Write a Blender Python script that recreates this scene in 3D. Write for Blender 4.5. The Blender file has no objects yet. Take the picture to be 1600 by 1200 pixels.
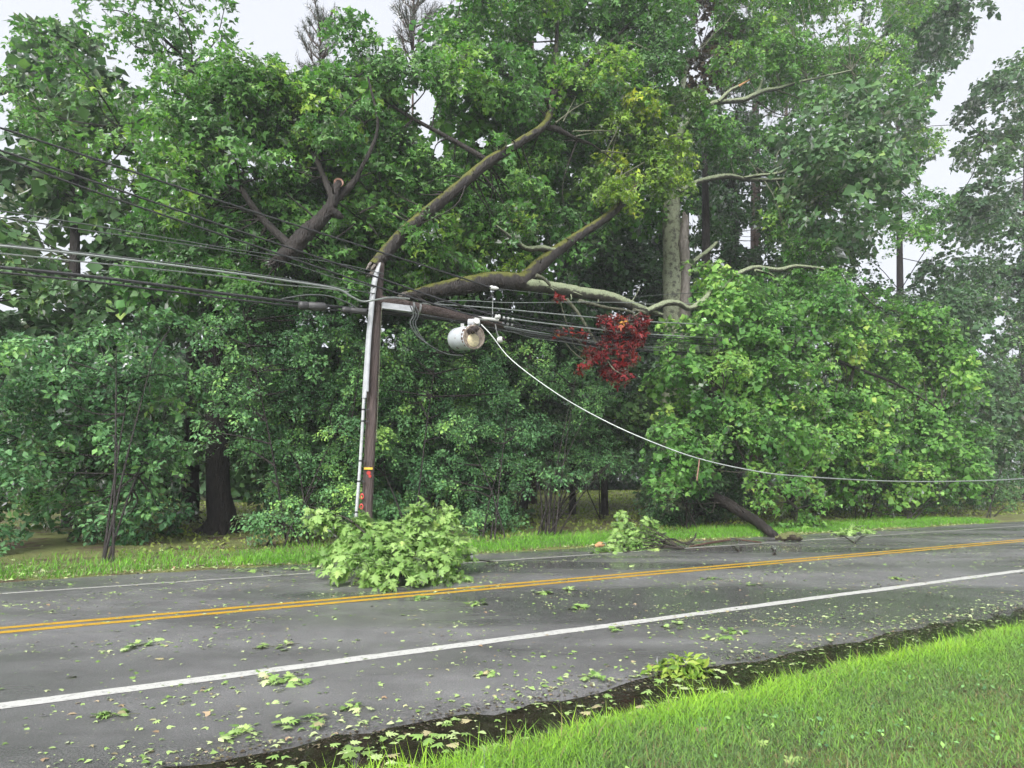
import bpy, math
import numpy as np
rng = np.random.default_rng(11)
scene = bpy.context.scene

# ------------------------------------------------------------------ camera
CAM = np.array([0.0, 0.0, 1.8]); FPX = 1050.0
PITCH = math.atan(152.0/FPX)
FWD = np.array([0, math.cos(PITCH), math.sin(PITCH)]); RGT = np.array([1.0, 0, 0]); UPV = np.array([0, -math.sin(PITCH), math.cos(PITCH)])
cd = bpy.data.cameras.new('camera'); cam = bpy.data.objects.new('camera', cd); scene.collection.objects.link(cam)
cam.location = CAM; cam.rotation_euler = (math.pi/2+PITCH, 0, 0)
cd.sensor_fit = 'HORIZONTAL'; cd.sensor_width = 36.0; cd.lens = 36.0*FPX/1600.0
cd.clip_start = 0.05; cd.clip_end = 2000
scene.camera = cam

# ------------------------------------------------------------------ sky, sun, exposure (overcast after a storm)
SUN_EL, SUN_AZ = math.radians(40), math.radians(202)      # azimuth clockwise from +Y: behind the camera, a little left
w = bpy.data.worlds.new('World'); scene.world = w; w.use_nodes = True
nt = w.node_tree; nt.nodes.clear()
out = nt.nodes.new('ShaderNodeOutputWorld'); bg = nt.nodes.new('ShaderNodeBackground'); bg.inputs['Strength'].default_value = 0.056
sky = nt.nodes.new('ShaderNodeTexSky'); sky.sky_type = 'NISHITA'; sky.sun_disc = False
sky.sun_elevation = SUN_EL; sky.sun_rotation = SUN_AZ; sky.air_density = 1.0; sky.dust_density = 3.0; sky.ozone_density = 1.0
hs = nt.nodes.new('ShaderNodeHueSaturation'); hs.inputs['Saturation'].default_value = 0.3
mx = nt.nodes.new('ShaderNodeMix'); mx.data_type = 'RGBA'; mx.inputs['Factor'].default_value = 0.82
mx.inputs['B'].default_value = (4.35, 4.5, 4.9, 1)         # an even cloud layer over the sky
nt.links.new(sky.outputs[0], hs.inputs['Color']); nt.links.new(hs.outputs[0], mx.inputs['A'])
nt.links.new(mx.outputs['Result'], bg.inputs['Color']); nt.links.new(bg.outputs[0], out.inputs[0])
sd = bpy.data.lights.new('sun', 'SUN'); sd.energy = 1.5; sd.angle = math.radians(40); sd.color = (1.0, 0.97, 0.92)
sun = bpy.data.objects.new('sun', sd); scene.collection.objects.link(sun); sun.location = (0, -20, 30)
sun.rotation_euler = (math.pi/2-SUN_EL, 0, -SUN_AZ+math.pi)
vs = scene.view_settings; vs.view_transform = 'Standard'; vs.look = 'None'; vs.gamma = 1.0; vs.use_curve_mapping = False
vs.exposure = 2.05
cy = scene.cycles; cy.max_bounces = 6; cy.diffuse_bounces = 4; cy.glossy_bounces = 2; cy.transmission_bounces = 4; cy.transparent_max_bounces = 4
cy.use_denoising = True; cy.use_adaptive_sampling = True; cy.adaptive_threshold = 0.025; cy.adaptive_min_samples = 24; cy.debug_use_spatial_splits = True; cy.sample_clamp_indirect = 6

# ------------------------------------------------------------------ layout helpers
DIR = np.array([0.8675, 0.4975, 0.0]); NRM = np.array([-0.4975, 0.8675, 0.0])      # along the road, across it
def ray(px, py): return FWD*FPX + RGT*(px-800.0) + UPV*(600.0-py)
def pp(px, py, perp):                      # the point seen at px,py on the upright plane `perp` metres across the road
    r = ray(px, py); return CAM + r*(perp/float(NRM @ r))
def gnd(px, py, z=0.0):
    r = ray(px, py); return CAM + r*((z-CAM[2])/r[2])
def st(s, t, z=0.0): p = NRM*s + DIR*t; return np.array([p[0], p[1], z])
def ppm(p): return 1061.0/max(p[1], 0.5)     # pixels per metre near a point
def cat(path, n=6):                        # Catmull-Rom through points
    P = np.array(path, float)
    if len(P) < 3: return P
    Q = np.vstack([2*P[0]-P[1], P, 2*P[-1]-P[-2]]); o = []
    for i in range(1, len(Q)-2):
        for k in range(n):
            u = k/n; a, b, c, d = Q[i-1], Q[i], Q[i+1], Q[i+2]
            o.append(0.5*((2*b)+(-a+c)*u+(2*a-5*b+4*c-d)*u*u+(-a+3*b-3*c+d)*u**3))
    o.append(P[-1]); return np.array(o)

# ground profile across the road
PS = [-300, -60, -10, 0, 3.0, 3.9, 4.15, 4.4, 4.8, 5.3, 6.5, 15.0, 15.35, 15.55, 16.2, 18, 22, 30, 45, 70, 150, 600]
PZ = [.3, .3, .2, .14, .07, .03, .0, -.06, -.12, -.15, -.2, -.2, -.1, .0, .04, .08, .2, .45, .85, 1.0, 1.4, 3.0]
def gz(s): return float(np.interp(s, PS, PZ))
def gpt(px, py):                           # the point of the ground sheet seen at px,py
    r = ray(px, py); r = r/float(NRM @ r)
    for s in np.arange(0.5, 120, 0.02):
        p = CAM + r*s
        if p[2] <= gz(s) + (0 if not 5.0 < s < 15.4 else 0.2): return np.array([p[0], p[1], gz(s) if not 5.0 < s < 15.4 else 0.0])
    return CAM + r*60

# ------------------------------------------------------------------ object helpers
COL = scene.collection
def tag(o, label=None, cat_=None, group=None, kind=None):
    if label: o['label'] = label
    if cat_: o['category'] = cat_
    if group: o['group'] = group
    if kind: o['kind'] = kind
    return o
def empty(name, loc, label, cat_, group=None):
    o = bpy.data.objects.new(name, None); o.location = [float(v) for v in loc]; o.empty_display_size = 0.2; COL.objects.link(o)
    return tag(o, label, cat_, group)
def link(name, me, parent=None, kind=None):
    o = bpy.data.objects.new(name, me); COL.objects.link(o)
    if parent is not None: o.parent = parent
    if kind: o['kind'] = kind
    return o
def base_of(parent):
    b = np.zeros(3)
    while parent is not None: b = b+np.array(parent.location); parent = parent.parent
    return b
def np_mesh(name, V, T, mat, tint=None, smooth=False):
    me = bpy.data.meshes.new(name); V = np.ascontiguousarray(V, np.float32); T = np.ascontiguousarray(T, np.int32)
    me.vertices.add(len(V)); me.vertices.foreach_set('co', V.ravel())
    k = T.shape[1]; me.loops.add(T.size); me.loops.foreach_set('vertex_index', T.ravel())
    me.polygons.add(len(T)); me.polygons.foreach_set('loop_start', np.arange(0, T.size, k, dtype=np.int32))
    if smooth: me.polygons.foreach_set('use_smooth', np.ones(len(T), bool))
    if tint is not None:
        a = me.attributes.new('tint', 'FLOAT', 'POINT'); a.data.foreach_set('value', np.ascontiguousarray(tint, np.float32))
    me.materials.append(mat); me.update(calc_edges=True); return me
class MB:
    def __init__(s): s.v = []; s.f = []
    def add(s, V, F):
        n = len(s.v); s.v += [tuple(map(float, p)) for p in V]; s.f += [tuple(int(i)+n for i in f) for f in F]
    def tube(s, path, radii, sides=8, rough=0.0, cap=True, squash=1.0):
        P = np.array(path, float); n = len(P); R = np.interp(np.linspace(0, 1, n), np.linspace(0, 1, len(radii)), radii) if len(radii) != n else np.array(radii, float)
        T = np.gradient(P, axis=0); T /= np.linalg.norm(T, axis=1)[:, None]+1e-9
        ref = np.array([0, 0, 1.0]) if abs(T[0][2]) < 0.9 else np.array([1.0, 0, 0])
        V = []
        u = np.cross(T[0], ref); u /= np.linalg.norm(u)
        for i in range(n):
            u = u - T[i]*(u @ T[i]); u /= np.linalg.norm(u)+1e-9; v = np.cross(T[i], u)
            for k in range(sides):
                a = 2*math.pi*k/sides; r = R[i]*(1+rough*(rng.normal()*.8+1.3*math.sin(i*.9+k*1.7)*math.sin(i*.37+2.1*k)))
                V.append(P[i]+(u*math.cos(a)+v*math.sin(a)*squash)*r)
        F = [(i*sides+k, i*sides+(k+1) % sides, (i+1)*sides+(k+1) % sides, (i+1)*sides+k) for i in range(n-1) for k in range(sides)]
        if cap: F += [tuple(range(sides))[::-1], tuple(range((n-1)*sides, n*sides))]
        s.add(V, F); return s
    def box(s, c, hx, hy, hz, ax=None):
        A = np.eye(3) if ax is None else np.array(ax); c = np.array(c)
        V = [c+A[0]*hx*i+A[1]*hy*j+A[2]*hz*k for k in (-1, 1) for j in (-1, 1) for i in (-1, 1)]
        s.add(V, [(0, 2, 3, 1), (4, 5, 7, 6), (0, 1, 5, 4), (2, 6, 7, 3), (0, 4, 6, 2), (1, 3, 7, 5)]); return s
    def lathe(s, prof, org, axis, sides=24):        # prof: (distance along axis, radius)
        axis = np.array(axis, float)/np.linalg.norm(axis)
        ref = np.array([0, 0, 1.0]) if abs(axis[2]) < 0.9 else np.array([1.0, 0, 0]); u = np.cross(axis, ref); u /= np.linalg.norm(u); v = np.cross(axis, u); n = len(prof)
        V = [np.array(org)+axis*a+(u*math.cos(2*math.pi*k/sides)+v*math.sin(2*math.pi*k/sides))*max(r, 1e-3) for a, r in prof for k in range(sides)]
        F = [(i*sides+k, i*sides+(k+1) % sides, (i+1)*sides+(k+1) % sides, (i+1)*sides+k) for i in range(n-1) for k in range(sides)]
        s.add(V, F+[tuple(range(sides))[::-1], tuple(range((n-1)*sides, n*sides))]); return s
    def build(s, name, mat, parent=None, smooth=True, kind=None, sharp=None):
        b = base_of(parent); me = bpy.data.meshes.new(name)
        me.from_pydata([(v[0]-b[0], v[1]-b[1], v[2]-b[2]) for v in s.v], [], s.f)
        me.materials.append(mat); me.update()
        if smooth: me.polygons.foreach_set('use_smooth', np.ones(len(me.polygons), bool))
        if smooth: me.set_sharp_from_angle(angle=math.radians(sharp or 50))
        return link(name, me, parent, kind)

# ------------------------------------------------------------------ materials
def mat_new(name):
    m = bpy.data.materials.new(name); m.use_nodes = True; t = m.node_tree
    return m, t, t.nodes['Principled BSDF'], t.nodes['Material Output']
def N(t, kind, **kw):
    n = t.nodes.new(kind)
    for k, v in kw.items():
        if k in n.inputs: n.inputs[k].default_value = v
        else: setattr(n, k, v)
    return n
def ramp(t, src, stops):
    r = t.nodes.new('ShaderNodeValToRGB'); e = r.color_ramp.elements
    while len(e) < len(stops): e.new(0.5)
    for i, (p, c) in enumerate(stops): e[i].position = p; e[i].color = (*c, 1) if len(c) == 3 else (c[0],)*3+(1,)
    t.links.new(src, r.inputs[0]); return r
def coords(t, scale=(1, 1, 1), rot=(0, 0, 0)):
    tc = t.nodes.new('ShaderNodeTexCoord'); mp = t.nodes.new('ShaderNodeMapping'); mp.inputs['Scale'].default_value = scale; mp.inputs['Rotation'].default_value = rot
    t.links.new(tc.outputs['Object'], mp.inputs[0]); return mp.outputs[0]
def noise(t, vec, scale, detail=4, rough=0.55):
    n = N(t, 'ShaderNodeTexNoise', Scale=scale, Detail=detail, Roughness=rough); t.links.new(vec, n.inputs['Vector']); return n.outputs[0]
def mixc(t, fac, a, b, mode='MIX'):
    m = t.nodes.new('ShaderNodeMix'); m.data_type = 'RGBA'; m.blend_type = mode
    for s, k in ((a, 'A'), (b, 'B')):
        if isinstance(s, tuple): m.inputs[k].default_value = (*s, 1)
        else: t.links.new(s, m.inputs[k])
    if isinstance(fac, float): m.inputs['Factor'].default_value = fac
    else: t.links.new(fac, m.inputs['Factor'])
    return m.outputs['Result']
def bump(t, b, h, strength, dist=0.02):
    n = N(t, 'ShaderNodeBump', Strength=strength, Distance=dist); t.links.new(h, n.inputs['Height']); t.links.new(n.outputs[0], b.inputs['Normal'])
def leafmat(name, stops, under=(1.0, 1.0, 1.0), trans=0.35, rough=0.42, gain=(1.0, 1.0, 1.0)):
    stops = [(p, tuple(c*g_ for c, g_ in zip(cc, gain))) for p, cc in stops]
    m, t, b, o = mat_new(name)
    a = N(t, 'ShaderNodeAttribute', attribute_name='tint'); r = ramp(t, a.outputs['Fac'], stops)
    g = t.nodes.new('ShaderNodeNewGeometry')
    col = mixc(t, g.outputs['Backfacing'], r.outputs[0], mixc(t, 1.0, r.outputs[0], under, 'MULTIPLY'))
    t.nodes.remove(b); df = t.nodes.new('ShaderNodeBsdfDiffuse'); t.links.new(col, df.inputs[0])
    tr = t.nodes.new('ShaderNodeBsdfTranslucent'); t.links.new(mixc(t, 1.0, col, (1.15, 1.3, 0.55), 'MULTIPLY'), tr.inputs[0])
    ms = N(t, 'ShaderNodeMixShader'); ms.inputs[0].default_value = trans
    t.links.new(df.outputs[0], ms.inputs[1]); t.links.new(tr.outputs[0], ms.inputs[2])
    gl = N(t, 'ShaderNodeBsdfAnisotropic', Roughness=rough); lw = N(t, 'ShaderNodeFresnel', IOR=1.27); m2 = N(t, 'ShaderNodeMixShader')
    t.links.new(lw.outputs[0], m2.inputs[0]); t.links.new(ms.outputs[0], m2.inputs[1]); t.links.new(gl.outputs[0], m2.inputs[2]); t.links.new(m2.outputs[0], o.inputs[0])
    return m
def bark(name, dark, light, moss=None, mossamt=0.5, scale=1.0, top=True, axis=(1, 1, 0.25)):
    m, t, b, o = mat_new(name); v = coords(t, tuple(a*scale for a in axis))
    n1 = noise(t, v, 9, 6, 0.65); n2 = noise(t, coords(t), 3.2*scale, 5, 0.6)
    col = ramp(t, n1, [(0.32, dark), (0.68, light)]).outputs[0]
    if moss is not None:
        g = t.nodes.new('ShaderNodeNewGeometry'); sx = t.nodes.new('ShaderNodeSeparateXYZ'); t.links.new(g.outputs['Normal'], sx.inputs[0])
        f = N(t, 'ShaderNodeMath', operation='MULTIPLY_ADD'); t.links.new(sx.outputs['Z'], f.inputs[0]); f.inputs[1].default_value = 0.55 if top else 0.05
        f2 = N(t, 'ShaderNodeMath', operation='SUBTRACT'); t.links.new(n2, f2.inputs[0]); f2.inputs[1].default_value = 1-mossamt-0.1
        t.links.new(f2.outputs[0], f.inputs[2])
        fr = ramp(t, f.outputs[0], [(0.0, (0, 0, 0)), (0.14, (1, 1, 1))])
        mc = ramp(t, noise(t, coords(t), 26, 3), [(0.35, tuple(c*0.6 for c in moss)), (0.65, moss)])
        col = mixc(t, fr.outputs[0], col, mc.outputs[0])
    t.links.new(col, b.inputs['Base Color']); b.inputs['Roughness'].default_value = 0.75
    vz = N(t, 'ShaderNodeTexVoronoi', Scale=16.0*scale, feature='DISTANCE_TO_EDGE'); t.links.new(v, vz.inputs['Vector']); hh = mixc(t, 0.5, n1, vz.outputs['Distance'])
    bump(t, b, hh, 1.0, 0.09); return m
def plain(name, col, rough=0.5, metal=0.0, var=0.25, scale=12, bumpy=0.0):
    m, t, b, o = mat_new(name); n = noise(t, coords(t), scale, 4)
    r = ramp(t, n, [(0.3, tuple(c*(1-var) for c in col)), (0.7, tuple(min(1, c*(1+var*0.6)) for c in col))])
    t.links.new(r.outputs[0], b.inputs['Base Color']); b.inputs['Roughness'].default_value = rough; b.inputs['Metallic'].default_value = metal
    if bumpy: bump(t, b, n, bumpy)
    return m

L_MAPLE = leafmat('maple_leaf', [(0.0, (.034, .088, .034)), (0.45, (.066, .160, .054)), (0.75, (.112, .225, .062)), (1.0, (.190, .290, .066))], (1.25, 1.3, 1.6), gain=(1.9, 1.78, 1.35))
L_MAPLE_Y = leafmat('yellowing_maple_leaf', [(0.0, (.060, .115, .034)), (0.45, (.125, .195, .048)), (0.8, (.200, .265, .060)), (1.0, (.30, .31, .06))], (1.1, 1.15, 1.4), gain=(1.95, 2.0, 1.25))
L_FALL = leafmat('fallen_crown_leaf', [(0.0, (.034, .100, .034)), (0.5, (.078, .185, .056)), (0.8, (.135, .255, .076)), (1.0, (.24, .33, .11))], (1.3, 1.3, 1.6), gain=(1.9, 1.78, 1.35))
L_HEDGE = leafmat('hedge_leaf', [(0.0, (.034, .080, .040)), (0.5, (.072, .148, .068)), (0.8, (.115, .210, .076)), (1.0, (.19, .29, .085))], (1.1, 1.1, 1.3), 0.22, 0.4, gain=(2.1, 2.2, 1.9))
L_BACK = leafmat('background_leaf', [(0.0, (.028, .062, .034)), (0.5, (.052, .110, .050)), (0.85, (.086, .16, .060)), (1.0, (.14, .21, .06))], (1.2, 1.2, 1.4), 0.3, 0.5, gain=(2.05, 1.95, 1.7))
L_PINE = leafmat('pine_needle', [(0.0, (.030, .048, .036)), (0.6, (.055, .085, .058)), (1.0, (.10, .11, .085))], (1, 1, 1), 0.1, 0.5)
L_BRONZE = leafmat('bronze_leaf', [(0.0, (.045, .038, .028)), (0.6, (.105, .070, .048)), (1.0, (.18, .125, .07))], (1, 1, 1), 0.2, 0.5)
L_RED = leafmat('dead_red_leaf', [(0.0, (.10, .012, .014)), (0.6, (.24, .026, .026)), (0.9, (.34, .06, .035)), (1.0, (.5, .32, .06))], (1.05, 1.2, 1.2), 0.3, 0.45, gain=(1.0, 0.85, 0.95))
L_PALE = leafmat('torn_branch_leaf', [(0.0, (.110, .200, .060)), (0.4, (.230, .350, .130)), (0.8, (.350, .470, .210)), (1.0, (.44, .53, .22))], (1.12, 1.1, 1.25), 0.3, 0.4, gain=(1.02, 1.12, 0.85))
L_LITTER = leafmat('leaf_litter', [(0.0, (.14, .22, .06)), (0.25, (.22, .36, .10)), (0.6, (.38, .50, .20)), (0.88, (.52, .58, .32)), (0.96, (.30, .20, .12)), (1.0, (.45, .36, .24))], (1.1, 1.1, 1.2), 0.15, 0.35, gain=(1.15, 1.15, 1.15))
L_GUTTER = leafmat('gutter_sprig_leaf', [(0.0, (.10, .20, .035)), (0.5, (.22, .36, .05)), (1.0, (.38, .48, .10))], (1.1, 1.1, 1.2), 0.3, 0.35)
L_GRASS = leafmat('grass_blade', [(0.0, (.26, .22, .12)), (0.05, (.20, .18, .09)), (0.07, (.075, .14, .055)), (0.35, (.150, .27, .090)), (0.7, (.22, .44, .055)), (1.0, (.34, .56, .06))], (1, 1, 1), 0.35, 0.45, gain=(1.1, 1.08, 1.0))
L_VERGE = leafmat('verge_grass_blade', [(0.0, (.045, .10, .028)), (0.5, (.11, .29, .035)), (1.0, (.20, .42, .045))], (1, 1, 1), 0.35, 0.5, gain=(1.35, 1.3, 1.2))
L_LAWN = leafmat('lawn_blade', [(0.0, (.12, .19, .05)), (0.6, (.24, .34, .08)), (1.0, (.38, .44, .12))], (1, 1, 1), 0.35, 0.5)
B_DARK = bark('dark_wet_bark', (.006, .005, .005), (.032, .025, .022))
B_LIMB = bark('mossy_limb_bark', (.007, .006, .006), (.046, .038, .034), (.125, .135, .020), 0.22)
B_LICH = bark('lichen_limb_bark', (.030, .030, .024), (.10, .10, .075), (.36, .42, .26), 0.56, 1.6)
B_TRUNK = bark('lichen_trunk_bark', (.055, .055, .045), (.15, .15, .12), (.42, .46, .32), 0.52, 1.5, top=False)
B_DEAD = bark('weathered_dead_wood', (.13, .11, .10), (.30, .275, .25))
B_PINE = bark('pine_bark', (.035, .022, .020), (.13, .085, .07))
B_TWIG = bark('grey_green_twig', (.06, .065, .045), (.17, .18, .12))
B_STEM = bark('shrub_stem', (.014, .012, .010), (.055, .048, .036))
M_POLE = bark('weathered_pole_wood', (.055, .040, .038), (.165, .125, .118), axis=(2.2, 2.2, 0.12))
M_LOG = bark('broken_pole_wood', (.045, .033, .030), (.13, .095, .088), axis=(0.4, 1.6, 3.0))
M_CUT = plain('fresh_broken_wood', (.50, .27, .13), 0.7, var=0.5, scale=30)
M_CUT_PALE = plain('old_cut_wood', (.30, .17, .13), 0.7, var=0.4, scale=20)
M_HOLLOW = plain('hollow_rot', (.012, .009, .008), 0.9)
M_GUARD = plain('grey_plastic_guard', (.40, .42, .45), 0.45, var=0.18, scale=6)
M_PIPE = plain('white_conduit', (.46, .48, .50), 0.4, var=0.18, scale=8)
M_CABLE = plain('black_cable', (.026, .027, .030), 0.45)
M_WIRE = plain('weathered_wire', (.10, .11, .11), 0.45, 0.3)
M_ALU = plain('aluminium_wire', (.30, .33, .32), 0.4, 0.5, var=0.15)
M_TANK = plain('white_tank_paint', (.56, .60, .64), 0.35, var=0.16, scale=5)
M_LID = plain('rusty_lid', (.30, .25, .21), 0.6, var=0.6, scale=14)
M_RUST = plain('rust', (.10, .05, .035), 0.8, var=0.6, scale=30)
M_CREAM = plain('cream_disc', (.62, .55, .36), 0.6, var=0.35, scale=22)
M_BUSH = plain('brown_porcelain', (.030, .022, .020), 0.25)
M_PORC = plain('white_porcelain', (.56, .57, .56), 0.25, var=0.12)
M_STEEL = plain('galvanised_steel', (.32, .33, .33), 0.45, 0.7)
M_YEL = plain('yellow_tag', (.72, .47, .05), 0.5, var=0.15)
M_RED = plain('red_mark', (.58, .07, .06), 0.5, var=0.3, scale=60)

def lane_paint(name, col):
    m, t, b, o = mat_new(name); v = coords(t); n = noise(t, v, 14, 8, 0.75); f = noise(t, v, 160, 2)
    c = mixc(t, ramp(t, n, [(0.40, (1, 1, 1)), (0.47, (0, 0, 0))]).outputs[0], col, tuple(x*0.55+0.03 for x in col))
    c = mixc(t, ramp(t, f, [(0.62, (0, 0, 0)), (0.72, (1, 1, 1))]).outputs[0], c, tuple(x*0.75 for x in col))
    t.links.new(c, b.inputs['Base Color']); b.inputs['Roughness'].default_value = 0.45; bump(t, b, f, 0.2, 0.003); return m
P_WHITE = lane_paint('white_road_paint', (.54, .54, .52)); P_YELLOW = lane_paint('yellow_road_paint', (.54, .32, .025))
P_WORN = lane_paint('worn_white_paint', (.38, .38, .36))

def asphalt():
    m, t, b, o = mat_new('wet_asphalt'); v = coords(t)
    f1 = noise(t, v, 70, 4, 0.75); f2 = noise(t, v, 140, 2, 0.6)
    rot = coords(t, (0.22, 1.0, 1.0), (0, 0, -math.atan2(DIR[1], DIR[0])))
    big = noise(t, rot, 0.42, 5, 0.55)
    ag = ramp(t, f1, [(0.33, (.075, .077, .080)), (0.53, (.18, .183, .188)), (0.70, (.33, .333, .338))]).outputs[0]
    ag = mixc(t, ramp(t, f2, [(0.58, (0, 0, 0)), (0.66, (1, 1, 1))]).outputs[0], ag, (.40, .335, .34))
    mott = noise(t, coords(t, (1, 1, 1)), 1.1, 6, 0.7); ag = mixc(t, 1.0, ag, ramp(t, mott, [(0.3, (.68, .68, .68)), (0.7, (1.12, 1.12, 1.12))]).outputs[0], 'MULTIPLY')
    wet = ramp(t, big, [(0.42, (1, 1, 1)), (0.60, (0, 0, 0))])
    col = mixc(t, wet.outputs[0], ag, mixc(t, 1.0, ag, (.62, .62, .62), 'MULTIPLY'))
    t.links.new(col, b.inputs['Base Color'])
    ro = ramp(t, big, [(0.40, (.16,)), (0.52, (.34,)), (0.64, (.5,))]); t.links.new(ro.outputs[0], b.inputs['Roughness'])
    bs = N(t, 'ShaderNodeBump', Strength=0.5, Distance=0.004); t.links.new(f1, bs.inputs['Height'])
    st_ = ramp(t, big, [(0.42, (.10,)), (0.60, (.7,))]); t.links.new(st_.outputs[0], bs.inputs['Strength']); t.links.new(bs.outputs[0], b.inputs['Normal'])
    return m
def soil():
    m, t, b, o = mat_new('lawn_and_leaf_mould'); v = coords(t)
    n1 = noise(t, v, 1.3, 6, 0.6); n2 = noise(t, v, 40, 4, 0.7)
    g = ramp(t, n2, [(0.3, (.070, .095, .028)), (0.7, (.21, .23, .065))]).outputs[0]
    d = ramp(t, n2, [(0.3, (.035, .022, .015)), (0.7, (.13, .085, .055))]).outputs[0]
    t.links.new(mixc(t, ramp(t, n1, [(0.50, (0, 0, 0)), (0.62, (1, 1, 1))]).outputs[0], g, d), b.inputs['Base Color'])
    b.inputs['Roughness'].default_value = 0.9; bump(t, b, n2, 0.8, 0.03); return m
def water():
    m, t, b, o = mat_new('gutter_water'); v = coords(t)
    t.links.new(ramp(t, noise(t, v, 7, 5), [(0.3, (.012, .011, .008)), (0.7, (.034, .030, .020))]).outputs[0], b.inputs['Base Color'])
    b.inputs['Roughness'].default_value = 0.03; b.inputs['IOR'].default_value = 1.33; bump(t, b, noise(t, v, 9, 2), 0.06, 0.02); return m

# ------------------------------------------------------------------ the setting: ground, road, markings, water
ss = sorted(set(PS+[16.8, 20, 26, 36, 55])); ts = [-300, -120, -60, -40]+list(np.arange(-30, 61, 1.5))+[80, 120, 200, 400]
V = [st(s, t, gz(s)+(0.03*rng.normal() if 15.6 < s < 60 else 0)) for s in ss for t in ts]; k = len(ts)
F = [(i*k+j, i*k+j+1, (i+1)*k+j+1, (i+1)*k+j) for i in range(len(ss)-1) for j in range(k-1)]
g = MB(); g.add(V, F); tag(g.build('ground', soil()), kind='structure')
E0, E1 = 5.02, 15.45
tt = np.concatenate([[-300, -100, -50], np.arange(-30, 70, 0.35), [90, 140, 250, 400]])
cols = []
for t in tt:
    a = E0+0.03*math.sin(t*1.7)+0.02*math.sin(t*4.1)+0.025*rng.normal(); c = E1+0.05*math.sin(t*1.1)+0.06*rng.normal()
    zn = 0.0035*rng.normal(size=3)
    cols.append([st(a-0.45, t, -0.07), st(a-.12, t, -0.023+zn[0]), st(a+0.10, t, -0.012+zn[1]), st(a+.34, t, 0)]+[st(s, t, 0.0) for s in (9, 11, 13)]+[st(c-0.06, t, 0), st(c, t, -0.01), st(c+0.03, t, -0.13)])
V = [p for c in cols for p in c]; k = 10
F = [(i*k+j, (i+1)*k+j, (i+1)*k+j+1, i*k+j+1) for i in range(len(tt)-1) for j in range(k-1)]
g = MB(); g.add(V, F); road = g.build('road', asphalt(), sharp=30); tag(road, kind='structure')
def strip(name, s, wd, mat, z, label):
    t = np.concatenate([[-300, -100], np.arange(-30, 70, 0.25), [140, 400]]); V = []
    for u in t: j = 0.006*rng.normal(2); V += [st(s-wd/2+0.006*rng.normal(), u, z), st(s+wd/2+0.006*rng.normal(), u, z)] if True else 0
    g = MB(); g.add(V, [(2*i, 2*i+2, 2*i+3, 2*i+1) for i in range(len(t)-1)]); o = g.build(name, mat, road, smooth=False); o['label'] = label
strip('edge_line', 7.04, 0.19, P_WHITE, 0.004, 'bright white edge line along the near lane')
strip('centre_line', 10.36, 0.15, P_YELLOW, 0.004, 'nearer stripe of the double yellow centre line')
strip('centre_line', 10.66, 0.15, P_YELLOW, 0.004, 'farther stripe of the double yellow centre line')
strip('edge_line', 13.85, 0.13, P_WORN, 0.004, 'worn thin white edge line along the far lane')
t = np.concatenate([[-60], np.arange(-30, 60, 1.0), [90]]); V = []
for u in t: V += [st(3.8, u, -0.016), st(5.2, u, -0.016)]
g = MB(); g.add(V, [(2*i, 2*i+2, 2*i+3, 2*i+1) for i in range(len(t)-1)]); tag(g.build('water', water()), kind='structure')

# ------------------------------------------------------------------ leaves
def tmpl(v, f): return np.array(v, float), np.array(f, int)
LOBED = tmpl([(0, 0, 0), (.48, .26, -.10), (.15, .50, .02), (0, 1, -.14), (-.15, .50, .02), (-.48, .26, -.10)], [(0, 1, 2), (0, 2, 3), (0, 3, 4), (0, 4, 5)])
OVAL = tmpl([(0, 0, 0), (.30, .48, .07), (0, 1, -.06), (-.30, .48, .07)], [(0, 1, 2), (0, 2, 3)])
KITE = tmpl([(0, 0, 0), (.44, .40, .08), (0, 1, -.10), (-.44, .40, .08)], [(0, 1, 2), (0, 2, 3)])
BLADE = tmpl([(-.5, 0, 0), (.5, 0, 0), (.36, .55, .0), (-.36, .55, .0), (0, 1, 0)], [(0, 1, 2), (0, 2, 3), (3, 2, 4)])
NEEDLE = tmpl([(-.5, 0, 0), (.5, 0, 0), (0, 1, 0)], [(0, 1, 2)])
_o = [(0, 0), (.14, .06), (.36, .02), (.20, .20), (.56, .28), (.24, .40), (.46, .70), (.14, .58), (.17, .80), (0, 1.05)]
_o = _o+[(-x, y) for x, y in _o[-2:0:-1]]
MAPLE = tmpl([(0, .36, .05)]+[(x, y, -.16*(x*x*2+max(0, y-.5)**2*2)) for x, y in _o], [(0, i+1, (i+1) % len(_o)+1) for i in range(len(_o))])
def unit(a): return a/(np.linalg.norm(a, axis=-1, keepdims=True)+1e-9)
def leaf_arrays(P, Nn, T, S, template, W=None, bend=None):
    tv, tf = template; n = len(P); T = unit(T-Nn*np.sum(T*Nn, 1, keepdims=True)); B = np.cross(T, Nn); S = np.asarray(S)[:, None, None]
    wd = S if W is None else np.asarray(W)[:, None, None]
    X = P[:, None, :]+wd*tv[None, :, 0:1]*B[:, None, :]+S*tv[None, :, 1:2]*T[:, None, :]+S*tv[None, :, 2:3]*Nn[:, None, :]
    if bend is not None: X = X+bend[:, None, :]*(tv[None, :, 1:2]**2)
    F = (tf[None]+(np.arange(n)*len(tv))[:, None, None]).reshape(-1, 3); return X.reshape(-1, 3), F
def leaves(name, P, Nn, T, S, tint, template, mat, parent=None, kind='stuff', W=None, bend=None):
    V, F = leaf_arrays(P-base_of(parent), Nn, T, S, template, W, bend)
    return link(name, np_mesh(name, V, F, mat, np.repeat(np.clip(tint, 0, 1), len(template[0]))), parent, kind)

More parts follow.
